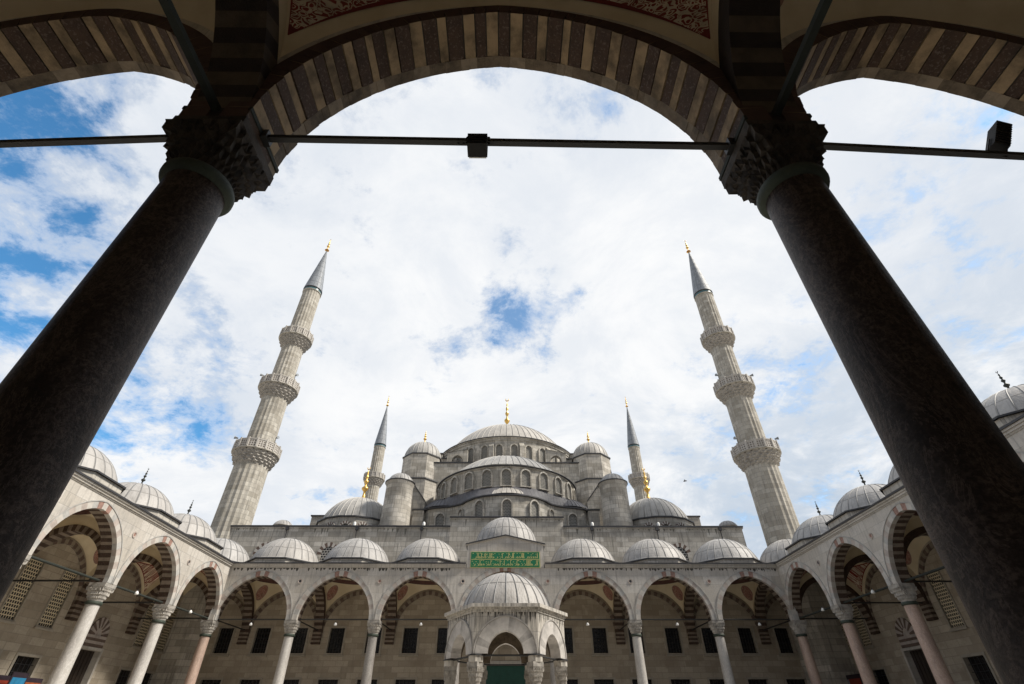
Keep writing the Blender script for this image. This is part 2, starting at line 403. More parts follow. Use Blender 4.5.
def structure(name, mb):
    o = bpy.data.objects.new(name, mb.mesh(name)); COL.objects.link(o); o['kind'] = 'structure'; return o


# ------------------------------------------------------------------ arches
def arch_pts(a, rise, n, t=0.0):
    """pointed arch, from left springing over the crown to the right; t = offset outwards"""
    e = (rise * rise - a * a) / (2 * a); R = a + e; out = []
    amax = acos(max(-1, min(1, e / (R + t))))
    h = n // 2
    for i in range(n + 1):
        if i <= h: al = amax * i / h; out.append((-(-e + (R + t) * cos(al)), (R + t) * sin(al)))
        else: al = amax * (n - i) / h; out.append((-e + (R + t) * cos(al), (R + t) * sin(al)))
    return out


def voussoirs(mb, xc, z0, a, rise, t, y0, y1, n, mats, T=None, sub=1, key=None, jit=0.0, back=None, uneven=1.0):
    """ring of n wedge stones between planes y0 and y1"""
    T = T or (lambda p: p); N = n * sub
    ws = [(uneven if v % 2 == 0 else 1 / uneven) * random.uniform(1 - .25 * (uneven != 1), 1 + .25 * (uneven != 1)) for v in range(n)]
    tot = sum(ws); bs = [0.0]
    for w_ in ws:
        for q in range(sub): bs.append(bs[-1] + w_ / tot / sub)
    bs[-1] = 1.0
    e_ = (rise * rise - a * a) / (2 * a); R_ = a + e_
    def at(s_, off):
        rr = R_ + off; amax = acos(max(-1, min(1, e_ / rr)))
        if s_ <= .5: al = amax * s_ * 2; return (e_ - rr * cos(al), rr * sin(al))
        al = amax * (1 - s_) * 2; return (-e_ + rr * cos(al), rr * sin(al))
    for kk in range(N):
        v = kk // sub; m = mats[v % len(mats)]
        if key and abs(v - (n - 1) / 2) < key[1]: m = key[0][v % len(key[0])]
        jr = random.uniform(0, jit) if jit else 0
        g_ = .0011 if uneven > 1.1 and kk else 0
        i0, i1, o0, o1 = at(bs[kk] + g_, 0), at(bs[kk + 1] - g_, 0), at(bs[kk], t), at(bs[kk + 1], t)
        p = [(xc + i0[0] * (1 - jr), z0 + i0[1] * (1 - jr)), (xc + i1[0] * (1 - jr), z0 + i1[1] * (1 - jr)),
             (xc + o1[0], z0 + o1[1]), (xc + o0[0], z0 + o0[1])]
        A = [T((q[0], y0, q[1])) for q in p]; B = [T((q[0], y1, q[1])) for q in p]
        du = 0.3 * kk
        mb.face(A, m, [q for q in p]); mb.face(B[::-1], back or m, [q for q in p[::-1]])
        mb.face([A[1], A[0], B[0], B[1]], m, [(du + .3, y0), (du, y0), (du, y1), (du + .3, y1)])
        mb.face([A[3], A[2], B[2], B[3]], back or m, [(du, y0), (du + .3, y0), (du + .3, y1), (du, y1)])
        if jit:
            mb.face([A[0], A[3], B[3], B[0]], m); mb.face([A[2], A[1], B[1], B[2]], m)


def arch_band(mb, xc, z0, a, rise, t, y0, y1, ztop, hw, mat):
    """wall panel of half-width hw above an arch opening whose edge is the arch offset by t"""
    N = 28; O = [p for p in arch_pts(a, rise, N, t)]
    pts = [(max(-hw, min(hw, x)), z) for x, z in O]
    pts = [(-hw, 0)] + pts + [(hw, 0)]
    for i in range(len(pts) - 1):
        (xa, za), (xb, zb) = pts[i], pts[i + 1]
        if xb - xa < 1e-5: continue
        for y, fl in ((y0, 0), (y1, 1)):
            q = [(xc + xa, y, z0 + za), (xc + xb, y, z0 + zb), (xc + xb, y, ztop), (xc + xa, y, ztop)]
            mb.face(q[::-1] if fl else q, mat)


def dome_prof(r, rise, z, n=12, start=0.0):
    R = (r * r + rise * rise) / (2 * rise); zc = z + rise - R; a1 = math.asin(min(1, r / R))
    if rise > r: a1 = pi - a1
    return [(max(0.001, R * sin(a1 * (1 - i / n))), zc + R * cos(a1 * (1 - i / n))) for i in range(n + 1)]


def ribbed_dome(mb, r, rise, z, seams, mat='lead', n=None, c=(0, 0), a0=0, a1=2 * pi, rib=0.028, steps=12):
    n = n or seams * 3
    prof = dome_prof(r, rise, z, steps); arc = 0
    mb.lathe(prof, mat, n, c, a0, a1, True, seams, vscale=1.0)
    # raised standing seams
    full = abs(a1 - a0 - 2 * pi) < 1e-6
    cnt = seams if full else seams + 1
    for k in range(cnt):
        a = a0 + (a1 - a0) * k / seams
        ux, uy = cos(a), sin(a); px, py = -uy, ux
        L, Rr, Tp = [], [], []
        for rr, zz_ in prof[:-1]:
            R = (r * r + rise * rise) / (2 * rise); zc = z + rise - R
            nr, nz = rr / R, (zz_ - zc) / R; wv = rib * 0.8
            bx, by, bz = c[0] + rr * ux, c[1] + rr * uy, zz_
            L.append((bx + px * wv, by + py * wv, bz)); Rr.append((bx - px * wv, by - py * wv, bz))
            Tp.append((bx + nr * rib * ux, by + nr * rib * uy, bz + nz * rib))
        mb.grid([L, Tp, Rr], 'seam' if mat == 'lead' else mat, lambda i, j: (0.0, j * 0.2), False)


def finial(h, mat, crescent=True, fat=1.0):
    """stack of bulbs tapering to a point, with a crescent"""
    mb = MB(); f = fat * h
    prof = [(.16 * f, 0), (.13 * f, .03 * h), (.06 * f, .08 * h), (.035 * f, .2 * h), (.04 * f, .25 * h), (.105 * f, .31 * h), (.11 * f, .35 * h), (.04 * f, .41 * h),
            (.03 * f, .46 * h), (.075 * f, .52 * h), (.075 * f, .55 * h), (.025 * f, .60 * h), (.055 * f, .66 * h), (.05 * f, .69 * h), (.018 * f, .74 * h),
            (.035 * f, .79 * h), (.012 * f, .84 * h), (.008 * f, .90 * h)]
    mb.lathe(prof, mat, 14)
    if crescent:
        N = 14; r = .038 * h; zc = .94 * h
        for j in range(N):
            a0, a1 = radians(-235 + 290 * j / N), radians(-235 + 290 * (j + 1) / N)
            wa, wb = (0.2 + sin(pi * j / N)) * .012 * h, (0.2 + sin(pi * (j + 1) / N)) * .012 * h
            mb.tube((r * cos(a0), 0, zc + r * sin(a0)), (r * cos(a1), 0, zc + r * sin(a1)), wa, mat, 5, wb)
    else:
        mb.lathe([(.008 * f, .9 * h), (.006 * f, .96 * h), (.001, h)], mat, 8)
    return mb.mesh('finial')


# ------------------------------------------------------------------ ground
g = MB(); g.face([(-600, -600, 0), (600, -600, 0), (600, 900, 0), (-600, 900, 0)], 'paving')
structure('ground', g)
g = MB(); g.box(-24.0, 24.0, 4.5, 45.9, 0.004, 0.012, 'paving'); structure('courtyard_pavement', g)

# ------------------------------------------------------------------ shared pieces of the arcades
Z0 = 8.2       # springing
B = 6.86       # bay
WALLT = (-0.52, 0.42)
ZT0 = 12.2      # foot of the cornice
ZT = ZT0
RISE = 3.38


def half_span(b): return b / 2 - 0.45
def rise_for(b, near=False): return (RISE if b < 7 else 3.8 if b < 8.2 else 3.85) + (0 if not near else .26 if b > 7 else .32)


def column_parts(colmat, capmat, big):
    c = MB(); prof = [(0.52, 0.0), (0.52, 0.18), (0.47, 0.24), (0.51, 0.34), (0.44, 0.42)]
    c.lathe(prof, capmat, 28)
    sh = [(0.425 - 0.065 * (i / 10) ** 1.3, 0.42 + 6.66 * i / 10) for i in range(11)]
    c.lathe(sh, colmat, 40)
    k = MB(); k.lathe([(0.35, 7.03), (0.42, 7.05), (0.445, 7.10), (0.445, 7.16), (0.42, 7.21), (0.35, 7.25)], 'copper', 40)
    cap = MB(); n = 32
    tiers = [(0.375, 7.22, 0), (0.40, 7.36, .08), (0.455, 7.40, .2), (0.45, 7.56, .35), (0.52, 7.60, .5), (0.51, 7.76, .6),
             (0.58, 7.80, .72), (0.57, 7.94, .85), (0.60, 7.98, 1)]
    rows = []
    for ti, (r, z, sq) in enumerate(tiers):
        row = []
        for j in range(n * 2):
            a = 2 * pi * j / (n * 2); m = max(abs(cos(a)), abs(sin(a)))
            box = 0.76 / m if m > 0 else 1
            rr = r * (1 - sq) + sq * (box * r / 0.88)
            zig = 1 + (0.05 if (j + (ti // 2)) % 2 else -0.05) * (1 if 0 < ti < 8 else 0)
            zj = z - (0.05 if (ti % 2 == 0 and j % 2 and 0 < ti < 8) else 0)
            row.append((rr * zig * cos(a), rr * zig * sin(a), zj))
        rows.append(row)
    cap.grid(rows, capmat, None, False, wrap=True)
    cap.box(-0.50, 0.50, -0.53, 0.46, 7.985, Z0 - 0.012, capmat)
    # little hanging niches on each side of the capital
    for sx, sy in ((1, 0), (-1, 0), (0, 1), (0, -1)):
        for tier, (zz_, off, cnt) in enumerate(((7.86, 0.49, 4), (7.68, 0.43, 3), (7.50, 0.385, 2))):
            for q in range(cnt):
                u = (q - (cnt - 1) / 2) * 0.2
                cx_, cy_ = (sx * off, u) if sx else (u, sy * off)
                top = [(cx_ - .07, cy_ - .07, zz_ + .05), (cx_ + .07, cy_ - .07, zz_ + .05), (cx_ + .07, cy_ + .07, zz_ + .05), (cx_ - .07, cy_ + .07, zz_ + .05)]
                tip = (cx_ * .93, cy_ * .93, zz_ - .11)
                for e in range(4): cap.face([top[e], tip, top[(e + 1) % 4]], capmat)
                cap.face(top, capmat)
    return c.mesh('column'), k.mesh('collar'), cap.mesh('capital')


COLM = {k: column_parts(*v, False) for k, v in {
    'near': ('col_near', 'capital_dark'), 'marble': ('col_marble', 'capital'), 'pink': ('col_pink', 'capital'), 'grey': ('col_grey', 'capital')}.items()}


def add_column(parent, x, kind, y=0):
    a, b_, c = COLM[kind]
    o = part('column', a, parent, (x, y, 0)); part('collar', b_, o); part('capital', c, o)
    return o


RR = 0.87; RR2 = RR * RR
def vault_z(X, Y, zs, H, D):
    r2 = X * X + Y * Y
    if r2 >= RR2: return zs + H * sqrt(max(0, 2 - r2))
    return zs + H * sqrt(2 - RR2) + D * sqrt(max(0, RR2 - r2))


def vault(parent, xc, yc, sx, sy, zs, H, D, deco):
    """pendentives and shallow dome of one bay, with its painting"""
    mb = MB(); P = lambda X, Y, dz=0: (X * sx, Y * sy, vault_z(X, Y, zs, H, D) + dz)
    n = 160; rows = []
    for i in range(21):
        row = []
        for j in range(n):
            k4, j4 = divmod(j, 40); ph = sin(-pi / 2 + pi * j4 / 40); th = atan2(ph, 1) + k4 * pi / 2; rb = 1 / max(abs(cos(th)), abs(sin(th))); r = rb + (RR * 1.0001 - rb) * i / 20
            row.append(P(r * cos(th), r * sin(th)))
        rows.append(row)
    mb.grid(rows, 'plaster', None, True, wrap=True)
    rows = []
    for i in range(9):
        r = RR * cos(pi / 2 * i / 8); rows.append([P(max(.001, r * .97) * cos(2 * pi * j / n), max(.001, r * .97) * sin(2 * pi * j / n), 0.06 if i == 0 else .06) for j in range(n)])
    mb.grid(rows, 'plaster', None, True, wrap=True)
    o = part('vault', mb, parent, (xc, yc, 0))
    mo = MB(); rows = []
    zr = zs + H * sqrt(2 - RR2)
    for rr, dz in ((RR + .012, 0.05), (RR + .01, -0.07), (RR - .03, -0.09), (RR - .045, 0.3)):
        rows.append([(rr * cos(2 * pi * j / n) * sx, rr * sin(2 * pi * j / n) * sy, zr + dz) for j in range(n)])
    mo.grid(rows, 'moulding', None, True, wrap=True)
    part('moulding', mo, o)
    if deco == 'scroll':
        for q in range(4):
            pb = MB(); mx, my = 0.895, 0.945; R0, R1 = RR + .05, hypot(mx, my) - .002; rows = []
            sgx, sgy = (1 if q in (0, 3) else -1), (1 if q < 2 else -1)
            for i in range(19):
                r = R0 + (R1 - R0) * (i / 18)
                t0 = acos(min(1, mx / r)) if r > mx else 0; t1 = math.asin(min(1, my / r)) if r > my else pi / 2 - .05
                rows.append([P(sgx * r * cos(t0 + (t1 - t0) * j / 16), sgy * r * sin(t0 + (t1 - t0) * j / 16), -0.03) for j in range(17)])
            UV = lambda i, j: (rows[i][min(j, 16)][0], rows[i][min(j, 16)][2] + rows[i][min(j, 16)][1])
            pb.grid(rows, lambda i, j: 'keystone_red' if (i == 0 or i >= 17 or j in (0, 15)) else 'scroll', UV, True)
            part('painted_panel', pb, o)
    elif deco:
        for q in range(4):
            th = pi / 4 + q * pi / 2; cx_, cy_ = 1.08 * cos(th), 1.08 * sin(th); rows = []
            for i in range(4):
                rr = [0.001, .08, .125, .14][i]
                rows.append([P(cx_ + rr * cos(2 * pi * j / 20), cy_ + rr * sin(2 * pi * j / 20), -0.03) for j in range(20)])
            pb = MB(); pb.grid(rows, lambda i, j: 'medallion' if i < 2 else 'keystone', lambda i, j: (rows[i][j % 20][0], rows[i][j % 20][1]), True, wrap=True)
            part('medallion', pb, o)
    return o


def small_dome(parent, xc, yc, zb, r, rise, fin_mesh, drum=True, seams=26, rdr=3.24):
    mb = MB(); ribbed_dome(mb, r, rise, zb + 0.06, seams)
    mb.lathe([(r + .12, zb - .02), (r + .12, zb + .06), (r - .02, zb + .12)], 'lead', 52, useam=26)
    o = part('dome', mb, parent, (xc, yc, 0))
    if drum:
        a = pi / 8; R = rdr / cos(a)
        poly = [(R * cos(a + k * pi / 4), R * sin(a + k * pi / 4)) for k in range(8)]
        dmb = MB(); dmb.prism(poly, 12.60, zb - 0.13, 'facade', False, False)
        p2 = [(x * 1.045, y * 1.045) for x, y in poly]
        dmb.prism(p2, zb - 0.13, zb - 0.03, 'lead_dark', bottom=zb > 14)
        part('drum', dmb, o)
    if fin_mesh: part('finial', fin_mesh, o, (0, 0, zb + rise))
    return o


FIN_DARK = finial(1.5, 'dark_bronze', fat=0.9)
FIN_GOLD_S = finial(1.7, 'gold')

# windows -------------------------------------------------------------
def window_meshes(w_, h_, pane='glass', fr=0.16, bars=True, depth=0.28):
    """rectangular opening seen from -y; the frame sits in front of a recessed pane"""
    f = MB(); x = w_ / 2
    for x0, x1, z0, z1 in ((-x - fr, x + fr, h_, h_ + fr), (-x - fr, x + fr, -fr * .9, 0), (-x - fr, -x, 0, h_), (x, x + fr, 0, h_)):
        f.box(x0, x1, -0.07, 0.02, z0, z1, 'frame')
    f.box(-x - fr - .08, x + fr + .08, -0.16, 0.0, -fr * .9 - .12, -fr * .9, 'frame')
    p = MB(); p.face([(-x, depth, 0), (x, depth, 0), (x, depth, h_), (-x, depth, h_)], pane)
    for a, b_ in (((-x, 0, 0), (-x, depth, 0)), ((x, 0, 0), (x, depth, 0))):
        pass
    p.face([(-x, 0, 0), (-x, depth, 0), (-x, depth, h_), (-x, 0, h_)], 'frame'); p.face([(x, depth, 0), (x, 0, 0), (x, 0, h_), (x, depth, h_)], 'frame')
    p.face([(-x, 0, h_), (-x, depth, h_), (x, depth, h_), (x, 0, h_)], 'frame'); p.face([(-x, depth, 0), (-x, 0, 0), (x, 0, 0), (x, depth, 0)], 'frame')
    gm = None
    if bars:
        gmb = MB(); nb = 4; nh = max(4, int(h_ / .38))
        for k_ in range(1, nb + 1): xx = -x + w_ * k_ / (nb + 1); gmb.tube((xx, .1, 0), (xx, .1, h_), .018, 'iron', 5)
        for k_ in range(1, nh): zz_ = h_ * k_ / nh; gmb.tube((-x, .1, zz_), (x, .1, zz_), .018, 'iron', 5)
        gm = gmb.mesh('window_bars')
    return f.mesh('window'), p.mesh('pane'), gm


def place_window(parent, ms, loc, rz=0):
    o = part('window', ms[0], parent, loc, rz); part('pane', ms[1], o)
    if ms[2]: part('window_bars', ms[2], o)
    return o


def holed_wall(mb, x0, x1, z0, z1, y, holes, mat):
    xs = sorted({x0, x1, *[h[0] for h in holes], *[h[1] for h in holes]}); zs = sorted({z0, z1, *[h[2] for h in holes], *[h[3] for h in holes]})
    for i in range(len(xs) - 1):
        for j in range(len(zs) - 1):
            cx_, cz_ = (xs[i] + xs[i + 1]) / 2, (zs[j] + zs[j + 1]) / 2
            if any(h[0] < cx_ < h[1] and h[2] < cz_ < h[3] for h in holes): continue
            mb.face([(xs[i], y, zs[j]), (xs[i + 1], y, zs[j]), (xs[i + 1], y, zs[j + 1]), (xs[i], y, zs[j + 1])], mat)


def arched_window(w_, h_, mat, fr=0.14, frmat='drum', depth=0.26, vous=None, back='lattice_grey'):
    """arched window standing proud of a curved wall: surround, reveal and lattice pane"""
    a = w_ / 2; hs = h_ - a * 1.1; f = MB()
    voussoirs(f, 0, hs, a, a * 1.1, fr, -depth, 0.25, 12, vous or [frmat])
    for sx in (-1, 1):
        xa, xb = sorted((sx * a, sx * (a + fr))); f.box(xa, xb, -depth, 0.25, 0, hs, frmat)
    f.box(-a - fr, a + fr, -depth - .03, 0.25, -0.12, 0, frmat)
    p = MB(); I = arch_pts(a, a * 1.1, 12); y = -0.04
    for i in range(12):
        p.face([(I[i][0], y, 0), (I[i + 1][0], y, 0), (I[i + 1][0], y, hs + I[i + 1][1]), (I[i][0], y, hs + I[i][1])], mat)
    return f.mesh('window'), p.mesh('pane'), None


# rods and lamps ---------------------------------------------------------
def bar(name, parent, p0, p1, r, mat='iron', square=True):
    mb = MB(); mb.tube(p0, p1, r, mat, 4 if square else 8)
    return part(name, mb, parent)


# ------------------------------------------------------------------ an arcade
def arcade(name, label, loc, rz, bays, depth, kinds, soffit, near=False, backwall=None, first_trans=True, gable=False, deco=None, corners=False,
           wall_lo=None, wall_hi=None, tmat=('stripe_dark', 'stripe_dim'), wmat=('stripe_brown', 'stripe_wall'), nofin=(), fin=FIN_DARK, thick_green=False):
    """bays: list of column x positions (local); the court lies on -y, the back wall at y = depth"""
    root = thing(name, label, 'arcade', loc, rz); ZT = ZT0 + (2.0 if near else 0); up = ZT - ZT0
    X = bays; y0, y1 = WALLT
    # spandrel wall
    mb = MB(); x_lo = X[0] - (wall_lo if wall_lo is not None else 0.45); x_hi = X[-1] + (wall_hi if wall_hi is not None else 0.45)
    for i in range(len(X) - 1):
        b = X[i + 1] - X[i]; xc = (X[i] + X[i + 1]) / 2; a = half_span(b)
        arch_band(mb, xc, Z0, a, rise_for(b, near), 0.2, y0, y1, ZT, b / 2 - 0.001, 'marble')
    # end pieces and pier blocks
    for x in X:
        l, r = max(x - .449, x_lo), min(x + .449, x_hi)
        mb.box(l, r, y0 + .004, y1 - .004, Z0 - .01, Z0 + 0.75, 'marble')
    if x_lo < X[0] - .01: mb.box(x_lo, X[0] - 0.0, y0, y1, Z0, ZT, 'marble')
    if x_hi > X[-1] + .01: mb.box(X[-1] + 0.0, x_hi, y0, y1, Z0, ZT, 'marble')
    part('spandrel_wall', mb, root)
    # arches
    for i in range(len(X) - 1):
        b = X[i + 1] - X[i]; xc = (X[i] + X[i + 1]) / 2; a = half_span(b); rs = rise_for(b, near)
        nv = 27 if b < 7 else 35
        am = MB(); fr = ('voussoir_a', 'voussoir_c', 'voussoir_b', 'voussoir_a', 'voussoir_b') if not near else ('arch_old_shade', 'arch_old_shade2', 'arch_old_shade')
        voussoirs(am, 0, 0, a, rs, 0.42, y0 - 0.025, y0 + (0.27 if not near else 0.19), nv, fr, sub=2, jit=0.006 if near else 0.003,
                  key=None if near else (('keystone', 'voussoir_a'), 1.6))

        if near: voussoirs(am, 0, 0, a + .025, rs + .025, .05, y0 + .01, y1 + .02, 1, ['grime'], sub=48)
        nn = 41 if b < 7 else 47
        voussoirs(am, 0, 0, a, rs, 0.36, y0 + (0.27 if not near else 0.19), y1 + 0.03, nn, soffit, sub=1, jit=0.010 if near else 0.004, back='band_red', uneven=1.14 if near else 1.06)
        ao = part('arch', am, root, (xc, 0, Z0))
        if not near:
            ml = MB(); voussoirs(ml, 0, 0, a + .37, rs + .40, .055, y0 - 0.06, y0 - .02, 1, ['voussoir_c'], sub=28); part('arch_moulding', ml, ao)
    # roundels in the spandrels
    for k_, x in enumerate(X[1:-1] if not corners else X[1:-1]):
        rb = MB(); rows = []
        for rr, dy in ((0.19, 0), (0.19, -0.05), (0.13, -0.05), (0.11, -0.02)):
            rows.append([(rr * cos(2 * pi * j / 20), y0 + dy, rr * sin(2 * pi * j / 20)) for j in range(20)])
        rb.grid(rows, 'voussoir_b', None, False, wrap=True); rb.face(rows[-1], 'keystone' if k_ % 2 else 'lead_dark')
        part('roundel', rb, root, (x * (0.92 if abs(x) < 4.1 and gable else 1), 0, 11.12))
    # columns
    for x, kd in zip(X, kinds):
        if kd: add_column(root, x, kd)
    # transverse arches, corbels, vaults, rods
    yc = (y1 + depth) / 2; at = (depth - 0.34 - y1) / 2; yt = (y1 + depth - 0.34) / 2
    for i, x in enumerate(X):
        if not first_trans and i in (0, len(X) - 1): continue
        ta = MB(); T = lambda p, x=x: (x + p[1], yt + p[0], p[2])
        voussoirs(ta, 0, Z0, at, min(3.55, at * 1.08), 0.40, -0.40, 0.40, 37, tmat, T=T, sub=1, back=tmat[0])
        part('transverse_arch', ta, root)
        cb = MB()
        for q in range(6):
            cb.box(x - .40 + .001 * q, x + .40 - .001 * q, depth - .34, depth + 0.02, 7.25 + q * .158, 7.25 + (q + 1) * .158, tmat[q % 2])
        part('corbel', cb, root)
        # web above the transverse arch
        wb = MB(); N = 24; O = arch_pts(at, min(3.55, at * 1.08), N, 0.36)
        pts = [(max(-yc + y1 - .0, p[0]), p[1]) for p in O]
        for sgn in (-.36, .36):
            for q in range(N):
                A = [(x + sgn, yt + pts[q][0], Z0 + pts[q][1]), (x + sgn, yt + pts[q + 1][0], Z0 + pts[q + 1][1]),
                     (x + sgn, yt + pts[q + 1][0], 12.5 + up), (x + sgn, yt + pts[q][0], 12.5 + up)]
                wb.face(A, 'plaster')
        part('web', wb, root)
        mb2 = MB(); mb2.tube((x, .45, 8.38), (x, depth - .3, 8.38), .055 if not near else .07, 'iron' if not near else 'iron_green', 4 if near else 6)
        part('tie_rod', mb2, root)
    allx = list(X)
    if corners: allx = [X[0] - (X[2] - X[1]) + 0.44] + allx + [X[-1] + (X[2] - X[1]) - 0.44]
    for i in range(len(allx) - 1):
        xa, xb = allx[i], allx[i + 1]; b = xb - xa; xc = (xa + xb) / 2
        cen = b > 7.5 and b < 8.2
        corner = corners and i in (0, len(allx) - 2)
        dk = deco(i) if deco else 'medallion'
        H = (3.62 if b < 7 else 4.0 if b < 8.2 else 4.0); H = (3.62 if not cen else 4.05) + (.28 if near else 0)
        vault(root, xc, (y1 + depth) / 2, b / 2 + .02, (depth - y1) / 2 + .02, 8.3, H, .75 if not cen else 1.2, dk)
        if not (gable and cen):
            small_dome(root, xc, depth / 2 + .05, *((13.28, 3.14, 2.38) if gable else (13.5 + up, 3.08, 2.2)), None if i in nofin else fin, True)
        if not corner:
            if not near:
                mb2 = MB(); mb2.tube((xa + .4, 0, 8.3), (xb - .4, 0, 8.3), .05 if not thick_green else .065, 'iron' if not thick_green else 'iron_green', 6)
                part('tie_rod', mb2, root)
            # blind arch on the back wall
        wa = MB(); aa = b / 2 - 0.42
        voussoirs(wa, 0, 0, aa, min(3.62 if cen else 3.3, aa * 1.12), 0.34, -0.14, 0.02, 33, wmat, sub=1)
        part('wall_arch', wa, root, (xc, depth, Z0 - .05))
    # cornice
    cm = MB(); segs = [(x_lo, x_hi)]
    if gable: segs = [(x_lo, -3.48), (3.48, x_hi)]
    for xa, xb in segs:
        cm.box(xa, xb, y0 - .05, y0 + .3, ZT, ZT + .08, 'marble'); cm.box(xa, xb, y0 - .12, y0 + .3, ZT + .08, ZT + .20, 'marble'); cm.box(xa, xb, y0 - .20, y0 + .3, ZT + .20, ZT + .30, 'marble')
        cm.box(xa - .001, xb + .001, y0 - .28, y0 + .3, ZT + .30, ZT + .40, 'lead_dark')
    part('cornice', cm, root)
    rf = MB(); rx0 = allx[0] if corners else x_lo; rx1 = allx[-1] if corners else x_hi
    if near: rf.box(rx0, rx1, y0 + .3, depth - .02, 14.5, 14.62, 'lead_shade')
    else:
        ym = depth / 2 + .05
        rf.box(rx0, rx1, y0 + .3, ym - 3.1, 12.5, 12.62, 'lead_shade'); rf.box(rx0, rx1, ym + 3.1, depth - .02, 12.5, 12.62, 'lead_shade')
        for i in range(len(allx)):
            x0_ = allx[0] if i == 0 else (allx[i - 1] + allx[i]) / 2 + 3.1; x1_ = allx[-1] if i == len(allx) - 1 else (allx[i] + allx[i + 1]) / 2 - 3.1
            if i == 0: x0_ = rx0
            if i == len(allx) - 1: x1_ = rx1
            if x1_ > x0_ + .02: rf.box(x0_, x1_, ym - 3.1, ym + 3.1, 12.5, 12.62, 'lead_shade')
    part('roof', rf, root)
    if near:
        mb2 = MB(); mb2.box(-34, 34, depth, depth + .5, 0, 15, 'wall'); part('back_wall', mb2, root)
    return root


XS = [-24.58, -17.72, -10.86, -4.0, 4.0, 10.86, 17.72, 24.58]
# far arcade in front of the mosque
far = arcade('portico', 'far arcade of pale arches before the mosque with green inscription over its middle', (0, 46.5, 0), 0, XS, 6.9,
             ['pink', 'marble', 'grey', 'grey', 'grey', 'marble', 'marble', 'pink'], ('stripe_dark', 'stripe_dim'), gable=True, corners=True, fin=None,
             deco=lambda i: 'medallion', wall_lo=-0.01 + 0.02, wall_hi=0.01)
# near arcade, over the camera
near = arcade('portico', 'dark shaded near arcade overhead, striped arches on two big dark columns', (0, 3.9, 0), pi, XS, 6.9,
              ['near'] * 8, ('stripe_dark', 'stripe_pale'), near=True, tmat=('brick_black', 'cream_dark'), corners=True, deco=lambda i: 'scroll' if i == 4 else 'medallion')
YS = [46.5 - B * k_ for k_ in range(6)] + [3.9]
SD = 6.42
def sdeco(i): return 'scroll' if i in (5,) else 'medallion'
# left: local x -> world +Y (rz = 90 deg); right: local x -> world -Y
left = arcade('portico', 'left side arcade with brightly lit white arches receding from the left column', (-24.58, 0, 0), pi / 2, sorted(YS), SD,
              [None, 'marble', 'marble', 'marble', 'marble', 'marble', None], ('stripe_dark', 'stripe_dim'), wall_lo=0.0, wall_hi=0.0,
              deco=lambda i: 'scroll' if i == 5 else 'medallion', thick_green=True, nofin=(0, 1, 2))
right = arcade('portico', 'right side arcade with shaded grey arches behind the big right column', (24.58, 0, 0), -pi / 2, [-y for y in YS], SD,
               [None, 'pink', 'pink', 'marble', 'marble', 'marble', None], ('stripe_dark', 'stripe_dim'), wall_lo=0.0, wall_hi=0.0,
               deco=lambda i: 'scroll' if i == 0 else 'medallion', thick_green=True)

# ---- centre of the far arcade: raised gable, green inscription, dome
gb = MB(); y0 = WALLT[0] - 0.06
poly = [(-3.42, ZT), (3.42, ZT), (3.42, 14.12), (0, 14.86), (-3.42, 14.12)]
gb.face([(x, y0, z) for x, z in poly], 'marble', [(x, z) for x, z in poly]); gb.face([(x, 5.9, z) for x, z in poly][::-1], 'marble')
for (xa, za), (xb, zb) in zip(poly, poly[1:] + poly[:1]): gb.face([(xa, y0, za), (xa, 5.9, za), (xb, 5.9, zb), (xb, y0, zb)], 'marble')
gp = part('gable', gb, far)
ed = MB()
for sx in (-1, 1):
    T = lambda p: p
    L = hypot(3.75, 0.80)
    for (ya, yb, h0, h1, m_) in ((y0 - .10, y0 + .3, 0.0, 0.06, 'marble'), (y0 - .18, 6.0, 0.06, 0.15, 'lead_dark')):
        q = [(0, ya, 14.86 + h0), (sx * 3.58, ya, 14.08 + h0), (sx * 3.58, ya, 14.08 + h1), (0, ya, 14.86 + h1)]
        r_ = [(p[0], yb, p[2]) for p in q]
        ed.face(q, m_); ed.face(r_[::-1], m_)
        for e in range(4): ed.face([q[e], q[(e + 1) % 4], r_[(e + 1) % 4], r_[e]], m_)
part('coping', ed, gp)
small_dome(far, 0.05, 3.6, 15.1, 3.05, 2.65, None, False)
dm = MB(); a = pi / 8; R = 3.1 / cos(a); poly = [(R * cos(a + q * pi / 4), R * sin(a + q * pi / 4)) for q in range(8)]
dm.prism(poly, 12.62, 15.0, 'facade'); dm.prism([(x * 1.02, y * 1.02) for x, y in poly], 15.0, 15.08, 'lead_dark'); part('drum', dm, far, (.05, 3.6, 0))
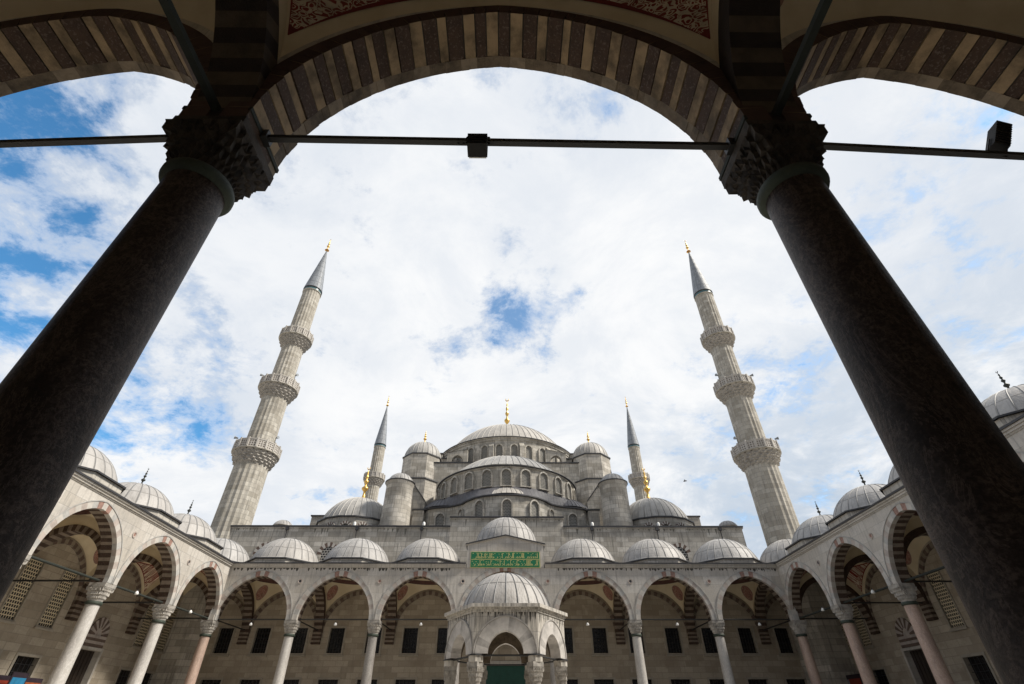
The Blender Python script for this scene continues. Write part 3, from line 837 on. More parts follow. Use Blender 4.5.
# inscription
ins = MB(); yi = y0 - .05
ins.box(-3.10, 3.06, yi, y0 + .01, 12.20, 13.54, 'panel_gold'); ins.box(-3.06, 3.02, yi - .015, yi + .01, 12.24, 13.50, 'panel_green')
ins.box(-3.02, 2.98, yi - .024, yi, 12.86, 12.895, 'panel_gold')
sc = ins; rnd = random.Random(3)
def stroke(pts, wd):
    for (xa, za), (xb, zb) in zip(pts, pts[1:]):
        dx, dz = xb - xa, zb - za; L = hypot(dx, dz) or 1; nx, nz = -dz / L * wd * .45 + wd * .25, dx / L * wd * .45 + wd * .3
        sc.face([(xa - nx, yi - .03, za - nz), (xb - nx, yi - .03, zb - nz), (xb + nx, yi - .03, zb + nz), (xa + nx, yi - .03, za + nz)], 'panel_gold')
for row, (zb, hh) in enumerate(((12.90, 0.54), (12.30, 0.54))):
    x = 2.86
    while x > -2.8:
        kd = rnd.random(); wd = rnd.uniform(.024, .036)
        if kd < .42:      # tall upright (alif, lam)
            stroke([(x, zb + hh * .95), (x - .015, zb + hh * .5), (x + .01, zb + hh * .14)], wd); x -= rnd.uniform(.07, .11)
            if rnd.random() < .5: stroke([(x + .11, zb + hh * .16), (x + .02, zb + hh * .1), (x - .06, zb + hh * .16)], wd * 1.2)
        elif kd < .72:    # bowl (nun, ya)
            r_ = rnd.uniform(.10, .16); c_ = x - r_; stroke([(c_ + r_ * cos(t_), zb + hh * .30 + r_ * .9 * sin(t_)) for t_ in [radians(20 - q * 28) for q in range(8)]], wd * 1.15)
            if rnd.random() < .7: stroke([(c_, zb + hh * .42), (c_ + .04, zb + hh * .46)], wd * 1.4)
            x -= 2 * r_ + .03
        else:             # loop (waw, mim) with tail
            r_ = .06; c_ = x - r_; stroke([(c_ + r_ * cos(t_), zb + hh * .35 + r_ * sin(t_)) for t_ in [radians(q * 60) for q in range(7)]], wd)
            stroke([(c_ + r_, zb + hh * .32), (c_, zb + hh * .12), (c_ - .14, zb + hh * .06)], wd); x -= .2
        if rnd.random() < .9:
            xx, z2 = x + rnd.uniform(0, .1), zb + hh * rnd.uniform(.6, .9); stroke([(xx, z2), (xx + .05, z2 + .05), (xx + .09, z2 + .01)], wd * .8)
part('inscription_panel', ins, far, label='green panel with two rows of gold calligraphy')
# wavy stain course under the cornice: individual drip marks
dr = MB(); rnd = random.Random(11)
for sx in (-1, 1):
    x = 4.6
    while x < 23.9:
        wdd = rnd.uniform(.05, .32); hh = rnd.uniform(.08, .30); ph = abs(((x - 4.0) % B) - B / 2)
        if rnd.random() < (.97 if ph < 2.5 else .35):
            p = [(sx * x, 12.19), (sx * (x + wdd), 12.19), (sx * (x + wdd * .8), 12.19 - hh * .7), (sx * (x + wdd * .45), 12.19 - hh), (sx * (x + wdd * .1), 12.19 - hh * .6)]
            dr.face([(u_, WALLT[0] - .006, v_) for u_, v_ in p], 'grime')
        x += wdd + rnd.uniform(.0, .12)
part('drip_stains', dr, far)
DRIP = rnd

# ------------------------------------------------------------------ near arcade ironwork
NR = near
for i in range(len(XS) - 1):
    xa, xb = XS[i], XS[i + 1]          # near arcade is turned by pi: local +x is world -x
    za, zb = {2: (7.86, 8.36), 3: (8.29, 8.42), 4: (8.44, 7.96)}.get(i, (8.2, 8.2))
    mb = MB(); mb.tube((xa + .44, 0, za), (xb - .44, 0, zb), .058, 'iron', 4); mb.tube((xa + .44, 0, za + .045), (xb - .44, 0, zb + .045), .022, 'iron_green', 5)
    o = part('tie_rod', mb, near)
    for s_, xx, zz_ in ((1, xa + .45, za), (-1, xb - .45, zb)):
        st = MB(); x0, x1 = sorted((xx, xx + s_ * .045)); st.box(x0, x1, -.56, .46, zz_ - .05, zz_ + .03, 'iron_green'); st.box(*sorted((xx, xx + s_ * .12)), -.09, .09, zz_ - .09, zz_ + .09, 'iron')
        part('rod_strap', st, o)


# ------------------------------------------------------------------ side walls (with windows and doors)
W_UP = window_meshes(1.35, 2.05); W_LOW = window_meshes(1.8, 2.5)
G_TALL = window_meshes(1.25, 3.45, 'lattice', 0.10, False, 0.06)
for side, rt, rzz in ((-1, left, 0), (1, right, 0)):
    mb = MB(); Lw = MB()
    holes = []; wins = []; doors = []
    ycs = [46.5 + 3.45] + [(YS[i] + YS[i + 1]) / 2 for i in range(6)]
    for bi, yc in enumerate(ycs):
        s_ = side
        X_ = (lambda y: y) if side < 0 else (lambda y: -y)     # local x of world y
        if bi == 1:      # door bay
            holes.append((X_(yc) - 1.15, X_(yc) + 1.15, 0.0, 5.8)); doors.append(X_(yc))
        else:
            for dy in (-1.62, 1.62):
                cx_ = X_(yc + dy)
                holes.append((cx_ - .625, cx_ + .625, 6.6, 10.05)); wins.append((G_TALL, cx_, 6.6))
                holes.append((cx_ - .9, cx_ + .9, 2.4, 4.9)); wins.append((W_LOW, cx_, 2.4))
    x0, x1 = (-3.0, 53.38) if side < 0 else (-53.38, 3.0)
    holed_wall(mb, x0, x1, 0, 13.0, SD, holes, 'wall')
    mb.box(x0, x1, SD + .6, SD + .9, 0, 13, 'wall'); mb.face([(x0, SD, 13), (x1, SD, 13), (x1, SD + .9, 13), (x0, SD + .9, 13)], 'lead_shade')
    part('back_wall', mb, rt)
    for ms, cx_, z_ in wins: place_window(rt, ms, (cx_, SD, z_))
    for cx_ in doors:
        dmb = MB(); dmb.face([(cx_ - 1.15, SD + .4, 0), (cx_ + 1.15, SD + .4, 0), (cx_ + 1.15, SD + .4, 5.8), (cx_ - 1.15, SD + .4, 5.8)], 'wood')
        for q in range(1, 6): dmb.box(cx_ - 1.15 + q * .383 - .02, cx_ - 1.15 + q * .383 + .02, SD + .36, SD + .40, 0, 5.8, 'wood')
        dmb.box(cx_ - 1.35, cx_ - 1.15, SD - .08, SD + .4, 0, 5.8, 'marble'); dmb.box(cx_ + 1.15, cx_ + 1.35, SD - .08, SD + .4, 0, 5.8, 'marble')
        dmb.box(cx_ - 1.35, cx_ + 1.35, SD - .08, SD + .4, 5.8, 5.98, 'marble')
        dd = part('door', dmb, rt)
        sm = MB(); voussoirs(sm, cx_, 6.72, 0.42, .55, 0.66, SD - .12, SD + .02, 13, ('stripe_brown', 'voussoir_b'))
        sm.box(cx_ - .42, cx_ + .42, SD - .04, SD + .02, 6.72, 7.25, 'voussoir_b')
        for q in range(4): sm.box(cx_ - 1.08 + .01 * (q % 2), cx_ + 1.08 - .01 * (q % 2), SD - .11 - .004 * (q % 2), SD + .02, 6.0 + q * .18, 6.0 + (q + 1) * .18, ('stripe_brown', 'voussoir_b')[q % 2])
        part('relieving_arch', sm, dd)

# ------------------------------------------------------------------ the mosque
mosque = thing('mosque', 'great grey domed mosque behind the far arcade with stacked domes', 'mosque', (0, 53.4, 0))
MY = 53.4
mb = MB(); holes = []; wins = []
for cx_ in [s_ * v for v in (5.7, 8.95, 12.4, 15.9, 19.4, 22.9, 26.4) for s_ in (-1, 1)]:
    holes.append((cx_ - .675, cx_ + .675, 6.55, 8.6)); wins.append((W_UP, cx_, 6.55))
    holes.append((cx_ - .9, cx_ + .9, 2.05, 4.55)); wins.append((W_LOW, cx_, 2.05))
holes.append((-1.95, 2.15, 0, 5.65))
holed_wall(mb, -31.5, 31.5, 0, 12.9, 0, holes, 'wall')
mb.box(-31.5, 31.5, .6, 1.0, 0, 12.9, 'wall')
part('lower_wall', mb, mosque)
for ms, cx_, z_ in wins: place_window(mosque, ms, (cx_, 0, z_))
# portal curtain door
pd = MB(); pd.box(-1.95, 2.15, .3, .4, 0, 5.65, 'door_green')
for q in range(2):
    voussoirs(pd, .1, 3.6 - q * .3, 1.1 - q * .15, 1.3, .08, .25, .31, 16, ['door_green'])
o = part('door', pd, mosque, label='green door of the mosque portal')
fr_ = MB(); fr_.box(-2.25, -1.95, -.1, .4, 0, 5.95, 'marble'); fr_.box(2.15, 2.45, -.1, .4, 0, 5.95, 'marble'); fr_.box(-1.95, 2.15, -.1, .4, 5.65, 5.95, 'marble')
part('door_frame', fr_, o)
# upper facade
mb = MB(); mb.box(-30.3, 25.4, -.02, 1.2, 12.9, 17.86, 'facade'); mb.box(-5.95, 6.15, -.16, 1.2, 12.9, 18.8, 'facade'); part('facade_wall', mb, mosque)
mb = MB()
for xa, xb, z_ in ((-30.4, -5.95, 17.86), (6.15, 25.5, 17.86), (-6.05, 6.25, 18.8)):
    yy = 0 if z_ < 18.4 else -.14
    mb.box(xa, xb, yy - .12, 1.3, z_, z_ + .12, 'facade'); mb.box(xa, xb, yy - .24, 1.3, z_ + .12, z_ + .26, 'lead_dark')
part('coping', mb, mosque)
mb = MB(); mb.box(-25, 25, 1.2, 52, 16.8, 17.2, 'lead_shade'); mb.box(-25, -24, 1.2, 52, 0, 16.8, 'facade'); mb.box(24, 25, 1.2, 52, 0, 16.8, 'facade'); part('roof', mb, mosque)
AW_UP = arched_window(1.5, 2.1, 'lattice_white', 0.42, 'facade', 0.10, ('stripe_brown', 'voussoir_a'))
for cx_ in (-25.0, -18.4, 18.2):
    o = part('window', AW_UP[0], mosque, (cx_, 0, 13.9)); part('pane', AW_UP[1], o)
dr = MB(); rnd = random.Random(23); x = -29.9
while x < 25.2:
    wdd = rnd.uniform(.05, .28); hh = rnd.uniform(.1, 1.0) * rnd.random() * (1.6 if sin(x * .9) > .2 else .6); yy = -.026 if abs(x) > 6.4 else -.166
    zt = 17.84 if abs(x) > 6.4 else 18.78
    if rnd.random() < .75 and not 5.7 < abs(x) < 6.6: dr.face([(x, yy, zt), (x + wdd, yy, zt), (x + wdd * .7, yy, zt - hh * .6), (x + wdd * .5, yy, zt - hh), (x + wdd * .2, yy, zt - hh * .5)], 'grime2')
    x += wdd + rnd.uniform(0, .35)
part('drip_stains', dr, mosque)
# rain pipes / brackets on the facade
for cx_ in (-23.3, -15.9, -9.0, 9.2, 16.2, 23.0):
    mb = MB(); mb.tube((0, -.12, 0), (0, -.12, 1.5), .05, 'lead_dark', 6); mb.box(-.15, .15, -.25, 0, 1.45, 1.75, 'lead_dark'); part('rain_pipe', mb, mosque, (cx_, 0, 16.2))

# main dome and drum (local y = world y - 53.4)
DC = 79.0 - MY
def ring_windows(parent, c, R, z, ms, angs, nameo='window'):
    for a_ in angs:
        o = part(nameo, ms[0], parent, (c[0] + R * sin(a_), c[1] - R * cos(a_), z), a_); part('pane', ms[1], o)
mb = MB(); mb.lathe([(11.4, 26.0), (11.4, 35.3), (11.55, 35.35), (11.55, 35.6), (11.75, 35.7), (11.75, 35.8)], 'drum', 96, (0, DC), smooth=False); part('main_drum', mb, mosque)
mb = MB(); mb.lathe([(11.5, 35.8), (11.85, 35.8), (11.85, 35.9), (10.3, 36.6)], 'lead_dark', 96, (0, DC)); part('eave', mb, mosque)
mb = MB(); ribbed_dome(mb, 10.6, 6.45, 36.2, 64, 'lead_big', n=128, c=(0, DC), rib=.06, steps=16); mdome = part('main_dome', mb, mosque, label='largest lead dome at the top')
part('finial', finial(7.4, 'gold', fat=.60), mdome, (0, DC, 42.5))
AW_M = arched_window(.95, 3.2, 'lattice_grey', .2, 'drum', .26)
ring_windows(mosque, (0, DC), 11.38, 31.4, AW_M, [radians(5.625 + 11.25 * k_) for k_ in range(-7, 7)])
for k_ in (-7, -5, -3, -1, 1, 3, 5, 7):
    a_ = radians(11.25 * k_); mb = MB()
    mb.box(-.36, .36, -.1, .6, 29, 34.3, 'drum'); mb.face([(-.36, .6, 34.3), (.36, .6, 34.3), (.36, 0, 35.1), (-.36, 0, 35.1)], 'drum')
    for xe in (-.36, .36): mb.face([(xe, .6, 34.3), (xe, 0, 35.1), (xe, -.1, 34.3)], 'drum')
    part('drum_buttress', mb, mosque, (11.4 * sin(a_), DC - 11.4 * cos(a_), 0), a_ + pi)

# front semi-dome, radius 9.6
SC = 65.7 - MY
mb = MB(); mb.lathe([(9.25, 18.0), (9.25, 26.05), (9.4, 26.1), (9.4, 26.25)], 'drum', 64, (0, SC), pi, 2 * pi, smooth=False)
mb.box(-9.25, 9.25, SC, SC + 3, 18, 26.2, 'drum')
part('semi_drum', mb, mosque)
mb = MB(); mb.lathe([(9.3, 26.25), (9.6, 26.25), (9.6, 26.36), (9.1, 26.44)], 'lead_dark', 64, (0, SC), pi, 2 * pi); part('eave', mb, mosque)
mb = MB(); mb.lathe([(9.15, 26.40), (8.0, 26.95)], 'lead_big', 64, (0, SC), pi, 2 * pi, useam=34)
ribbed_dome(mb, 8.1, 3.75, 26.85, 32, 'lead_big', n=60, c=(0, SC - .6), a0=pi - .25, a1=2 * pi + .25, rib=.05, steps=12)
part('semi_dome', mb, mosque, label='middle lead half dome below the largest dome')
AW_S = arched_window(1.1, 2.05, 'lattice_grey', .17, 'drum', .26)
ring_windows(mosque, (0, SC), 9.22, 23.8, AW_S, [radians(14.7 * k_) for k_ in range(-5, 6)])
# wall between semi-dome and turrets, with its dark coping
for sx in (-1, 1):
    for nm, (xa, xb, ya, yb, za, zb) in (('shoulder_wall', (4.5, 10.6, 66.0, 68.6, 24, 30.9)), ('stepped_buttress', (8.9, 11.2, 69.6, 75, 30.9, 33.2)), ('stepped_buttress', (10.0, 11.6, 70.9, 76, 33.2, 34.6))):
        x0, x1 = sorted((sx * xa, sx * xb)); mb = MB(); mb.box(x0, x1, ya - MY, yb - MY, za, zb, 'drum'); sw = part(nm, mb, mosque)
        mb = MB(); mb.box(x0 - .1, x1 + .1, ya - MY - .15, yb - MY + .15, zb, zb + .16, 'lead_dark'); part('coping', mb, sw)
for sx in (-1, 1):
    # flying buttress with an arched opening
    fb = MB(); N = 14; I = arch_pts(.85, 1.0, N); base = 31.08
    T = lambda p, sx=sx: (sx * 7.3 + p[0], 67.3 - MY + p[1], p[2])
    for yy, fl in ((0, 0), (.8, 1)):
        q = [(-.85 + 0, 0)] + [(p[0], .7 + p[1]) for p in I] + [(.85, 0)]
        for e in range(len(q) - 1):
            (xa, za), (xb, zb) = q[e], q[e + 1]
            if abs(xb - xa) < 1e-6: continue
            def top(x_): return 2.35 + 0.35 * (x_ * -sx) * .6
            fb.face([T((xa, yy, base + za)), T((xb, yy, base + zb)), T((xb, yy, base + top(xb))), T((xa, yy, base + top(xa)))], 'drum')
        for xa, xb in ((-1.5, -.85), (.85, 1.5)):
            def top(x_): return 2.35 + 0.35 * (x_ * -sx) * .6
            fb.face([T((xa, yy, base)), T((xb, yy, base)), T((xb, yy, base + top(xb))), T((xa, yy, base + top(xa)))], 'drum')
    q = [(-.85, 0)] + [(p[0], .7 + p[1]) for p in I] + [(.85, 0)]
    for e in range(len(q) - 1):
        fb.face([T((q[e][0], 0, base + q[e][1])), T((q[e][0], .8, base + q[e][1])), T((q[e + 1][0], .8, base + q[e + 1][1])), T((q[e + 1][0], 0, base + q[e + 1][1]))], 'drum')
    fb.face([T((-1.55, -.1, base + top(-1.5))), T((1.55, -.1, base + top(1.5))), T((1.55, .9, base + top(1.5))), T((-1.55, .9, base + top(-1.5)))], 'lead_dark')
    for e in (-1.5, 1.5): fb.face([T((e, 0, base)), T((e, .8, base)), T((e, .8, base + top(e))), T((e, 0, base + top(e)))], 'drum')
    part('flying_buttress', fb, mosque)

# exedra tier: wavy wall, eave, dark roof and the pale centre cap
half = [(0.0, 54.85), (1.2, 54.95), (2.4, 55.25), (3.5, 55.85), (4.5, 56.85), (5.2, 57.9), (6.0, 58.45), (7.0, 58.95), (8.2, 59.15), (9.4, 59.6), (10.4, 60.6), (11.0, 62.0)]
line = [(-x, y - MY) for x, y in half[::-1]] + [(x, y - MY) for x, y in half[1:]]
mb = MB(); u = 0
def wavy(mb, off, z0_, z1_, mat, off2=None):
    pts = []
    for i, (x, y) in enumerate(line):
        a_, b_ = line[max(0, i - 1)], line[min(len(line) - 1, i + 1)]; dx, dy = b_[0] - a_[0], b_[1] - a_[1]; L = hypot(dx, dy); pts.append((x, y, dy / L, -dx / L))
    rows = [[(x + nx * off, y + ny * off, z0_) for x, y, nx, ny in pts], [(x + nx * (off2 if off2 is not None else off), y + ny * (off2 if off2 is not None else off), z1_) for x, y, nx, ny in pts]]
    cum = [0]
    for i in range(1, len(pts)): cum.append(cum[-1] + hypot(pts[i][0] - pts[i - 1][0], pts[i][1] - pts[i - 1][1]))
    mb.grid(rows, mat, lambda i, j: (cum[j], (z0_, z1_)[i]), True)
    return pts
wavy(mb, 0, 17, 22.0, 'drum'); part('exedra_wall', mb, mosque)
mb = MB(); wavy(mb, 0, 22.0, 22.0, 'lead_dark', .3); wavy(mb, .3, 22.0, 22.14, 'lead_dark'); wavy(mb, .3, 22.14, 22.2, 'lead_dark', .1); part('eave', mb, mosque)
mb = MB(); rows = []
for t_ in range(7):
    row = []; f = t_ / 6
    for i, (x, y) in enumerate(line):
        ang = atan2(x, SC - y if SC - y > .2 else .2); ang = max(-1.5, min(1.5, ang)); tx, ty = 9.23 * sin(ang), SC - 9.23 * cos(ang)
        zt = 23.4; z = 22.24 + (zt - 22.24) * sin(f * pi / 2) ** .9
        row.append((x + (tx - x) * f, y + (ty - y) * f, 22.24 + 1.5 * f))
    rows.append(row)
mb.grid(rows, 'lead_shade', lambda i, j: (j * 2.2, i * .5), True); part('exedra_roof', mb, mosque)
mb = MB(); ribbed_dome(mb, 4.5, 2.0, 22.36, 24, 'lead_big', n=72, c=(0.1, 59.35 - MY), a0=pi, a1=2 * pi, rib=.04); part('exedra_dome', mb, mosque, label='pale little half dome in the middle of the lowest roof')
for sx in (-1, 1):
    mb = MB(); ribbed_dome(mb, 3.2, 1.7, 22.26, 20, 'lead_shade', n=60, c=(sx * 7.6, 62.0 - MY), a0=pi, a1=2 * pi, rib=.04); part('exedra_dome', mb, mosque)
AW_E = arched_window(1.02, 2.4, 'lattice_grey', .16, 'drum', .26)
AW_E2 = arched_window(.9, 1.7, 'lattice_grey', .14, 'drum', .26)
for x, y, ms, z_, rot in ((0.1, 54.86, AW_E, 19.1, 0), (-3.0, 55.55, AW_E, 19.2, -.5), (3.2, 55.62, AW_E, 19.2, .5), (5.25, 57.9, AW_E2, 19.7, .95), (-5.25, 57.9, AW_E2, 19.7, -.95),
                        (-7.9, 59.1, AW_E, 18.9, -.1), (8.0, 59.1, AW_E, 18.9, .1), (10.2, 60.4, AW_E2, 19.2, .7), (-10.2, 60.4, AW_E2, 19.2, -.7)):
    o = part('window', ms[0], mosque, (x, y - MY, z_), rot); part('pane', ms[1], o)

# octagonal turrets, round weight towers, buttress walls, corner domes
def ngon(r, n, a0=0, c=(0, 0)): return [(c[0] + r * cos(a0 + 2 * pi * i / n), c[1] + r * sin(a0 + 2 * pi * i / n)) for i in range(n)]
for sx, side_ in ((-1, 'left'), (1, 'right')):
    c = (sx * 12.45, 67.6 - MY)
    mb = MB(); mb.prism(ngon(2.85, 8, pi / 8, c), 28.16, 31.9, 'facade', bottom=False); mb.prism(ngon(3.25, 8, pi / 8, c), 17, 28.0, 'facade'); t_ = part('turret', mb, mosque)
    mb = MB(); mb.prism(ngon(3.0, 8, pi / 8, c), 31.9, 32.04, 'lead_dark'); part('eave', mb, t_); mb = MB(); mb.prism(ngon(3.4, 8, pi / 8, c), 28.0, 28.16, 'lead_dark'); part('ledge', mb, t_)
    mb = MB(); ribbed_dome(mb, 2.68, 2.7, 32.06, 22, 'lead_big', c=c, rib=.05); dd = part('turret_dome', mb, t_)
    part('finial', finial(2.3, 'gold', False), dd, (c[0], c[1], 34.75))
    c = (sx * 13.0 + .05, 57.6 - MY)
    mb = MB(); mb.lathe([(1.80, 17), (1.72, 19), (1.62, 22.0), (1.60, 24.1), (1.70, 24.2), (1.74, 24.4)], 'facade', 40, c); t_ = part('weight_tower', mb, mosque)
    mb = MB(); mb.lathe([(1.7, 24.4), (1.82, 24.4), (1.82, 24.52), (1.4, 24.68)], 'lead_dark', 40, c); part('eave', mb, t_)
    mb = MB(); ribbed_dome(mb, 1.55, 1.15, 24.58, 18, 'lead', c=c); dd = part('tower_dome', mb, t_); part('finial', finial(.8, 'lead_dark', False), dd, (c[0], c[1], 25.7))
    # sloping buttress wall between turret and tower: high beside the tower, falling inwards
    pl = [(sx * 13.6, 17), (sx * 10.2, 17), (sx * 10.2, 23.3), (sx * 12.2, 25.9), (sx * 13.6, 25.9)]
    mb = MB()
    ya, yb = 60.4 - MY, 66 - MY
    mb.face([(x, ya, z) for x, z in pl], 'facade', pl)
    for (x0, z0_), (x1, z1_) in zip(pl, pl[1:] + pl[:1]): mb.face([(x0, ya, z0_), (x1, ya, z1_), (x1, yb, z1_), (x0, yb, z0_)], 'facade')
    bo = part('buttress', mb, mosque)
    mb = MB()
    for (x0, z0_), (x1, z1_) in zip(pl[2:], pl[3:]):
        q = [(x0, ya - .15, z0_), (x1, ya - .15, z1_), (x1, ya - .15, z1_ + .18), (x0, ya - .15, z0_ + .18)]; r_ = [(x, yb, z) for x, _, z in q]
        mb.face(q, 'lead_dark')
        for e in range(4): mb.face([q[e], q[(e + 1) % 4], r_[(e + 1) % 4], r_[e]], 'lead_dark')
    part('coping', mb, bo)
    mb = MB(); mb.box(*sorted((sx * 10.0, sx * 11.3)), 59.2 - MY, 60.4 - MY, 17, 21.8, 'facade'); lo = part('low_buttress', mb, mosque)
    mb = MB(); mb.box(*sorted((sx * 9.9, sx * 11.4)), 59.05 - MY, 60.4 - MY, 21.8, 21.95, 'lead_dark'); part('coping', mb, lo)
    # corner dome
    c = (sx * 18.1, 60.8 - MY)
    mb = MB(); mb.prism(ngon(4.7, 16, pi / 16, c), 17, 20.0, 'facade')
    t_ = part('corner_drum', mb, mosque)
    mb = MB(); mb.prism(ngon(4.9, 16, pi / 16, c), 20.0, 20.14, 'lead_dark'); part('eave', mb, t_)
    x0, x1 = sorted((sx * 19.5, sx * 23.7)); mb = MB(); mb.box(x0, x1, 60 - MY, 65 - MY, 17, 21.3, 'facade'); cw = part('corner_wall', mb, mosque)
    mb = MB(); mb.box(x0 - .1, x1 + .1, 59.85 - MY, 65.1 - MY, 21.3, 21.44, 'lead_dark'); part('coping', mb, cw)
    mb = MB(); ribbed_dome(mb, 4.4, 3.5, 20.16, 34, 'lead_big', c=c, rib=.06); dd = part('corner_dome', mb, t_)
    part('finial', finial(4.6, 'gold', True, .85), dd, (c[0], c[1], 23.55))
    AW_C = arched_window(.8, 1.2, 'lattice_grey', .3, 'facade', .26, ('stripe_brown', 'voussoir_a'))
    for k_ in range(-3, 4):
        a_ = radians(22.5 * k_ ); o = part('window', AW_C[0], t_, (c[0] + 4.62 * sin(a_), c[1] - 4.62 * cos(a_), 18.0), a_); part('pane', AW_C[1], o)
    # tiny roof dome at the end of the facade
    mb = MB(); mb.lathe([(1.0, 17.2), (1.0, 18.9), (1.12, 18.9), (1.12, 19.0)], 'facade', 24, (sx * 25.35, 56.6 - MY)); ribbed_dome(mb, 1.08, .7, 19.0, 16, 'lead', c=(sx * 25.35, 56.6 - MY)); part('roof_dome', mb, mosque)
# small white lamps and birds-eye vents on the coping
for cx_ in (-8.9, 9.4, -16.4, 16.6):
    mb = MB(); mb.lathe([(.16, 0), (.16, .3), (.1, .4), (.001, .45)], 'white', 10); part('roof_vent', mb, mosque, (cx_, .4, 18.26))


# ------------------------------------------------------------------ minarets
def minaret(label, x, y, levels, cone0, cone1, r0):
    root = thing('minaret', label, 'minaret', (x, y, 0), 0, 'minarets of the mosque')
    NF = 20
    flute = lambda a, z: 1.015 if round(a * NF / pi) % 2 else 0.965
    segs = []; z = 9.0
    mb = MB(); mb.prism(ngon(2.9, 8, pi / 8), 0, 12.5, 'facade'); mb.lathe([(2.9, 12.5), (r0 * 1.05, 15)], 'facade', 8, a0=pi / 8, a1=2 * pi + pi / 8, smooth=False); part('pedestal', mb, root)
    rr = r0; zs = [14.9] + [lv[0] for lv in levels] + [cone0]
    radii = [r0] + [lv[1] for lv in levels]
    mb = MB()
    for i in range(len(zs) - 1):
        za, zb = zs[i], zs[i + 1]; r = radii[i]
        n = 6; prof = [(r * (1 - .05 * q / n), za + (zb - za) * q / n) for q in range(n + 1)]
        mb.lathe(prof, 'minaret', NF * 2, rf=flute, smooth=False)
    part('shaft', mb, root)
    for i, (zb, rnext, rb) in enumerate(levels):
        r = radii[i] * .955; b = MB()
        # stalactite corbels: tiers of zigzag rings
        nt = 5; rows = []
        for q in range(nt * 2 + 1):
            f = q / (nt * 2); rad = r + (rb - .1 - r) * (f ** .9); zz_ = zb - 1.5 + 1.5 * f; row = []
            for j in range(80):
                k_ = (j + (q // 2) * 2) % 4; zig = (-.04, .07, .13, .07)[k_] * (1 if 0 < q < nt * 2 else 0) * (1 if q % 2 == 0 else -1.1)
                a_ = 2 * pi * j / 80; row.append(((rad + zig) * cos(a_), (rad + zig) * sin(a_), zz_ - (.12 if q % 2 == 0 and k_ == 2 and q else 0)))
            rows.append(row)
        b.grid(rows, 'capital', None, False, wrap=True)
        b.lathe([(rb - .12, zb), (rb + .06, zb + .03), (rb + .06, zb + .15), (rb - .02, zb + .18), (rb * .5, zb + .18)], 'minaret', 40)
        bo = part('balcony', b, root)
        p = MB(); nn = 16
        p.lathe([(rb - .06, zb + .18), (rb, zb + .18), (rb, zb + 1.1)], 'lattice_grey' if False else 'voussoir_a', nn, smooth=False)
        p.lathe([(rb - .12, zb + 1.1), (rb - .12, zb + .18)], 'voussoir_a', nn, smooth=False)
        p.lathe([(rb - .14, zb + 1.1), (rb + .05, zb + 1.1), (rb + .05, zb + 1.22), (rb - .14, zb + 1.22), (rb - .14, zb + 1.1)], 'voussoir_a', nn, smooth=False)
        for j in range(nn):
            a_ = 2 * pi * j / nn; p.box(-.09, .09, -.09, .09, zb + .15, zb + 1.32, 'voussoir_a', T=lambda q, a_=a_: (rb * cos(a_) + q[0] * cos(a_) - q[1] * sin(a_), rb * sin(a_) + q[0] * sin(a_) + q[1] * cos(a_), q[2]))
            # pierced tracery on each panel
            a1_ = 2 * pi * (j + .5) / nn; rr2 = rb * cos(pi / nn) + .015
            for u_ in (-.26, 0, .26):
                for v_ in (.36, .62, .88):
                    cpt = lambda du, dv: (rr2 * cos(a1_) - (u_ + du) * sin(a1_), rr2 * sin(a1_) + (u_ + du) * cos(a1_), zb + v_ + dv)
                    p.face([cpt(-.08, 0), cpt(0, -.09), cpt(.08, 0), cpt(0, .09)], 'stripe_dark')
        part('railing', p, bo)
        ld = MB()
        for a_ in (radians(205), radians(335)):
            px, py = (rb - .05) * cos(a_), (rb - .05) * sin(a_)
            ld.tube((px, py, zb + 1.2), (px, py, zb + 1.9), .03, 'iron', 5)
            dx, dy = cos(a_), sin(a_); ld.tube((px - dx * .1, py - dy * .1, zb + 1.9), (px + dx * .35, py + dy * .35, zb + 1.92), .05, 'board_grey', 8, .2)
        if y < 60 and i < 2: part('loudspeaker', ld, bo)
    rc = radii[-1]
    t_ = MB(); t_.lathe([(rc * .975, cone0 - .42), (rc * .975, cone0 - .05)], 'tile_blue', 40); t_.lathe([(rc * .95, cone0 - .6), (rc * 1.03, cone0 - .56), (rc * 1.03, cone0 - .46), (rc * .96, cone0 - .42)], 'minaret', 40); part('tile_band', t_, root)
    s = MB(); s.lathe([(rc * .9, cone0 - .08), (rc * 1.04, cone0 - .05), (rc * 1.04, cone0 + .08)], 'lead_dark', 40)
    n = 10; s.lathe([(rc * 1.01 * (1 - (q / n)) ** .97 + .04, cone0 + .1 + (cone1 - cone0 - .1) * q / n) for q in range(n + 1)], 'lead_blue', 48, useam=16)
    sp = part('spire', s, root); part('finial', finial(2.9, 'gold', True, .75), sp, (0, 0, cone1 - .05))
    return root


L3 = [(26.55, 1.62, 2.62), (35.75, 1.44, 2.42), (44.1, 1.34, 2.18)]
minaret('front left minaret with three balconies, rising behind the left end of the facade', -30.25, 54.9, [(a_ + .2, b_, c_) for a_, b_, c_ in L3], 54.2, 63.8, 1.95)
minaret('front right minaret with three balconies, its base in front of the facade end', 30, 54, [(a_ - .15, b_, c_) for a_, b_, c_ in L3], 53.0, 63.0, 1.88)
L2 = [(34.5, 1.5, 2.5), (43.3, 1.30, 2.25)]
minaret('far left slim minaret seen behind the left corner dome', -29.2, 103, L2, 51.6, 62.3, 1.65)
minaret('far right slim minaret seen behind the right corner dome', 29.2, 103, L2, 51.6, 62.3, 1.65)

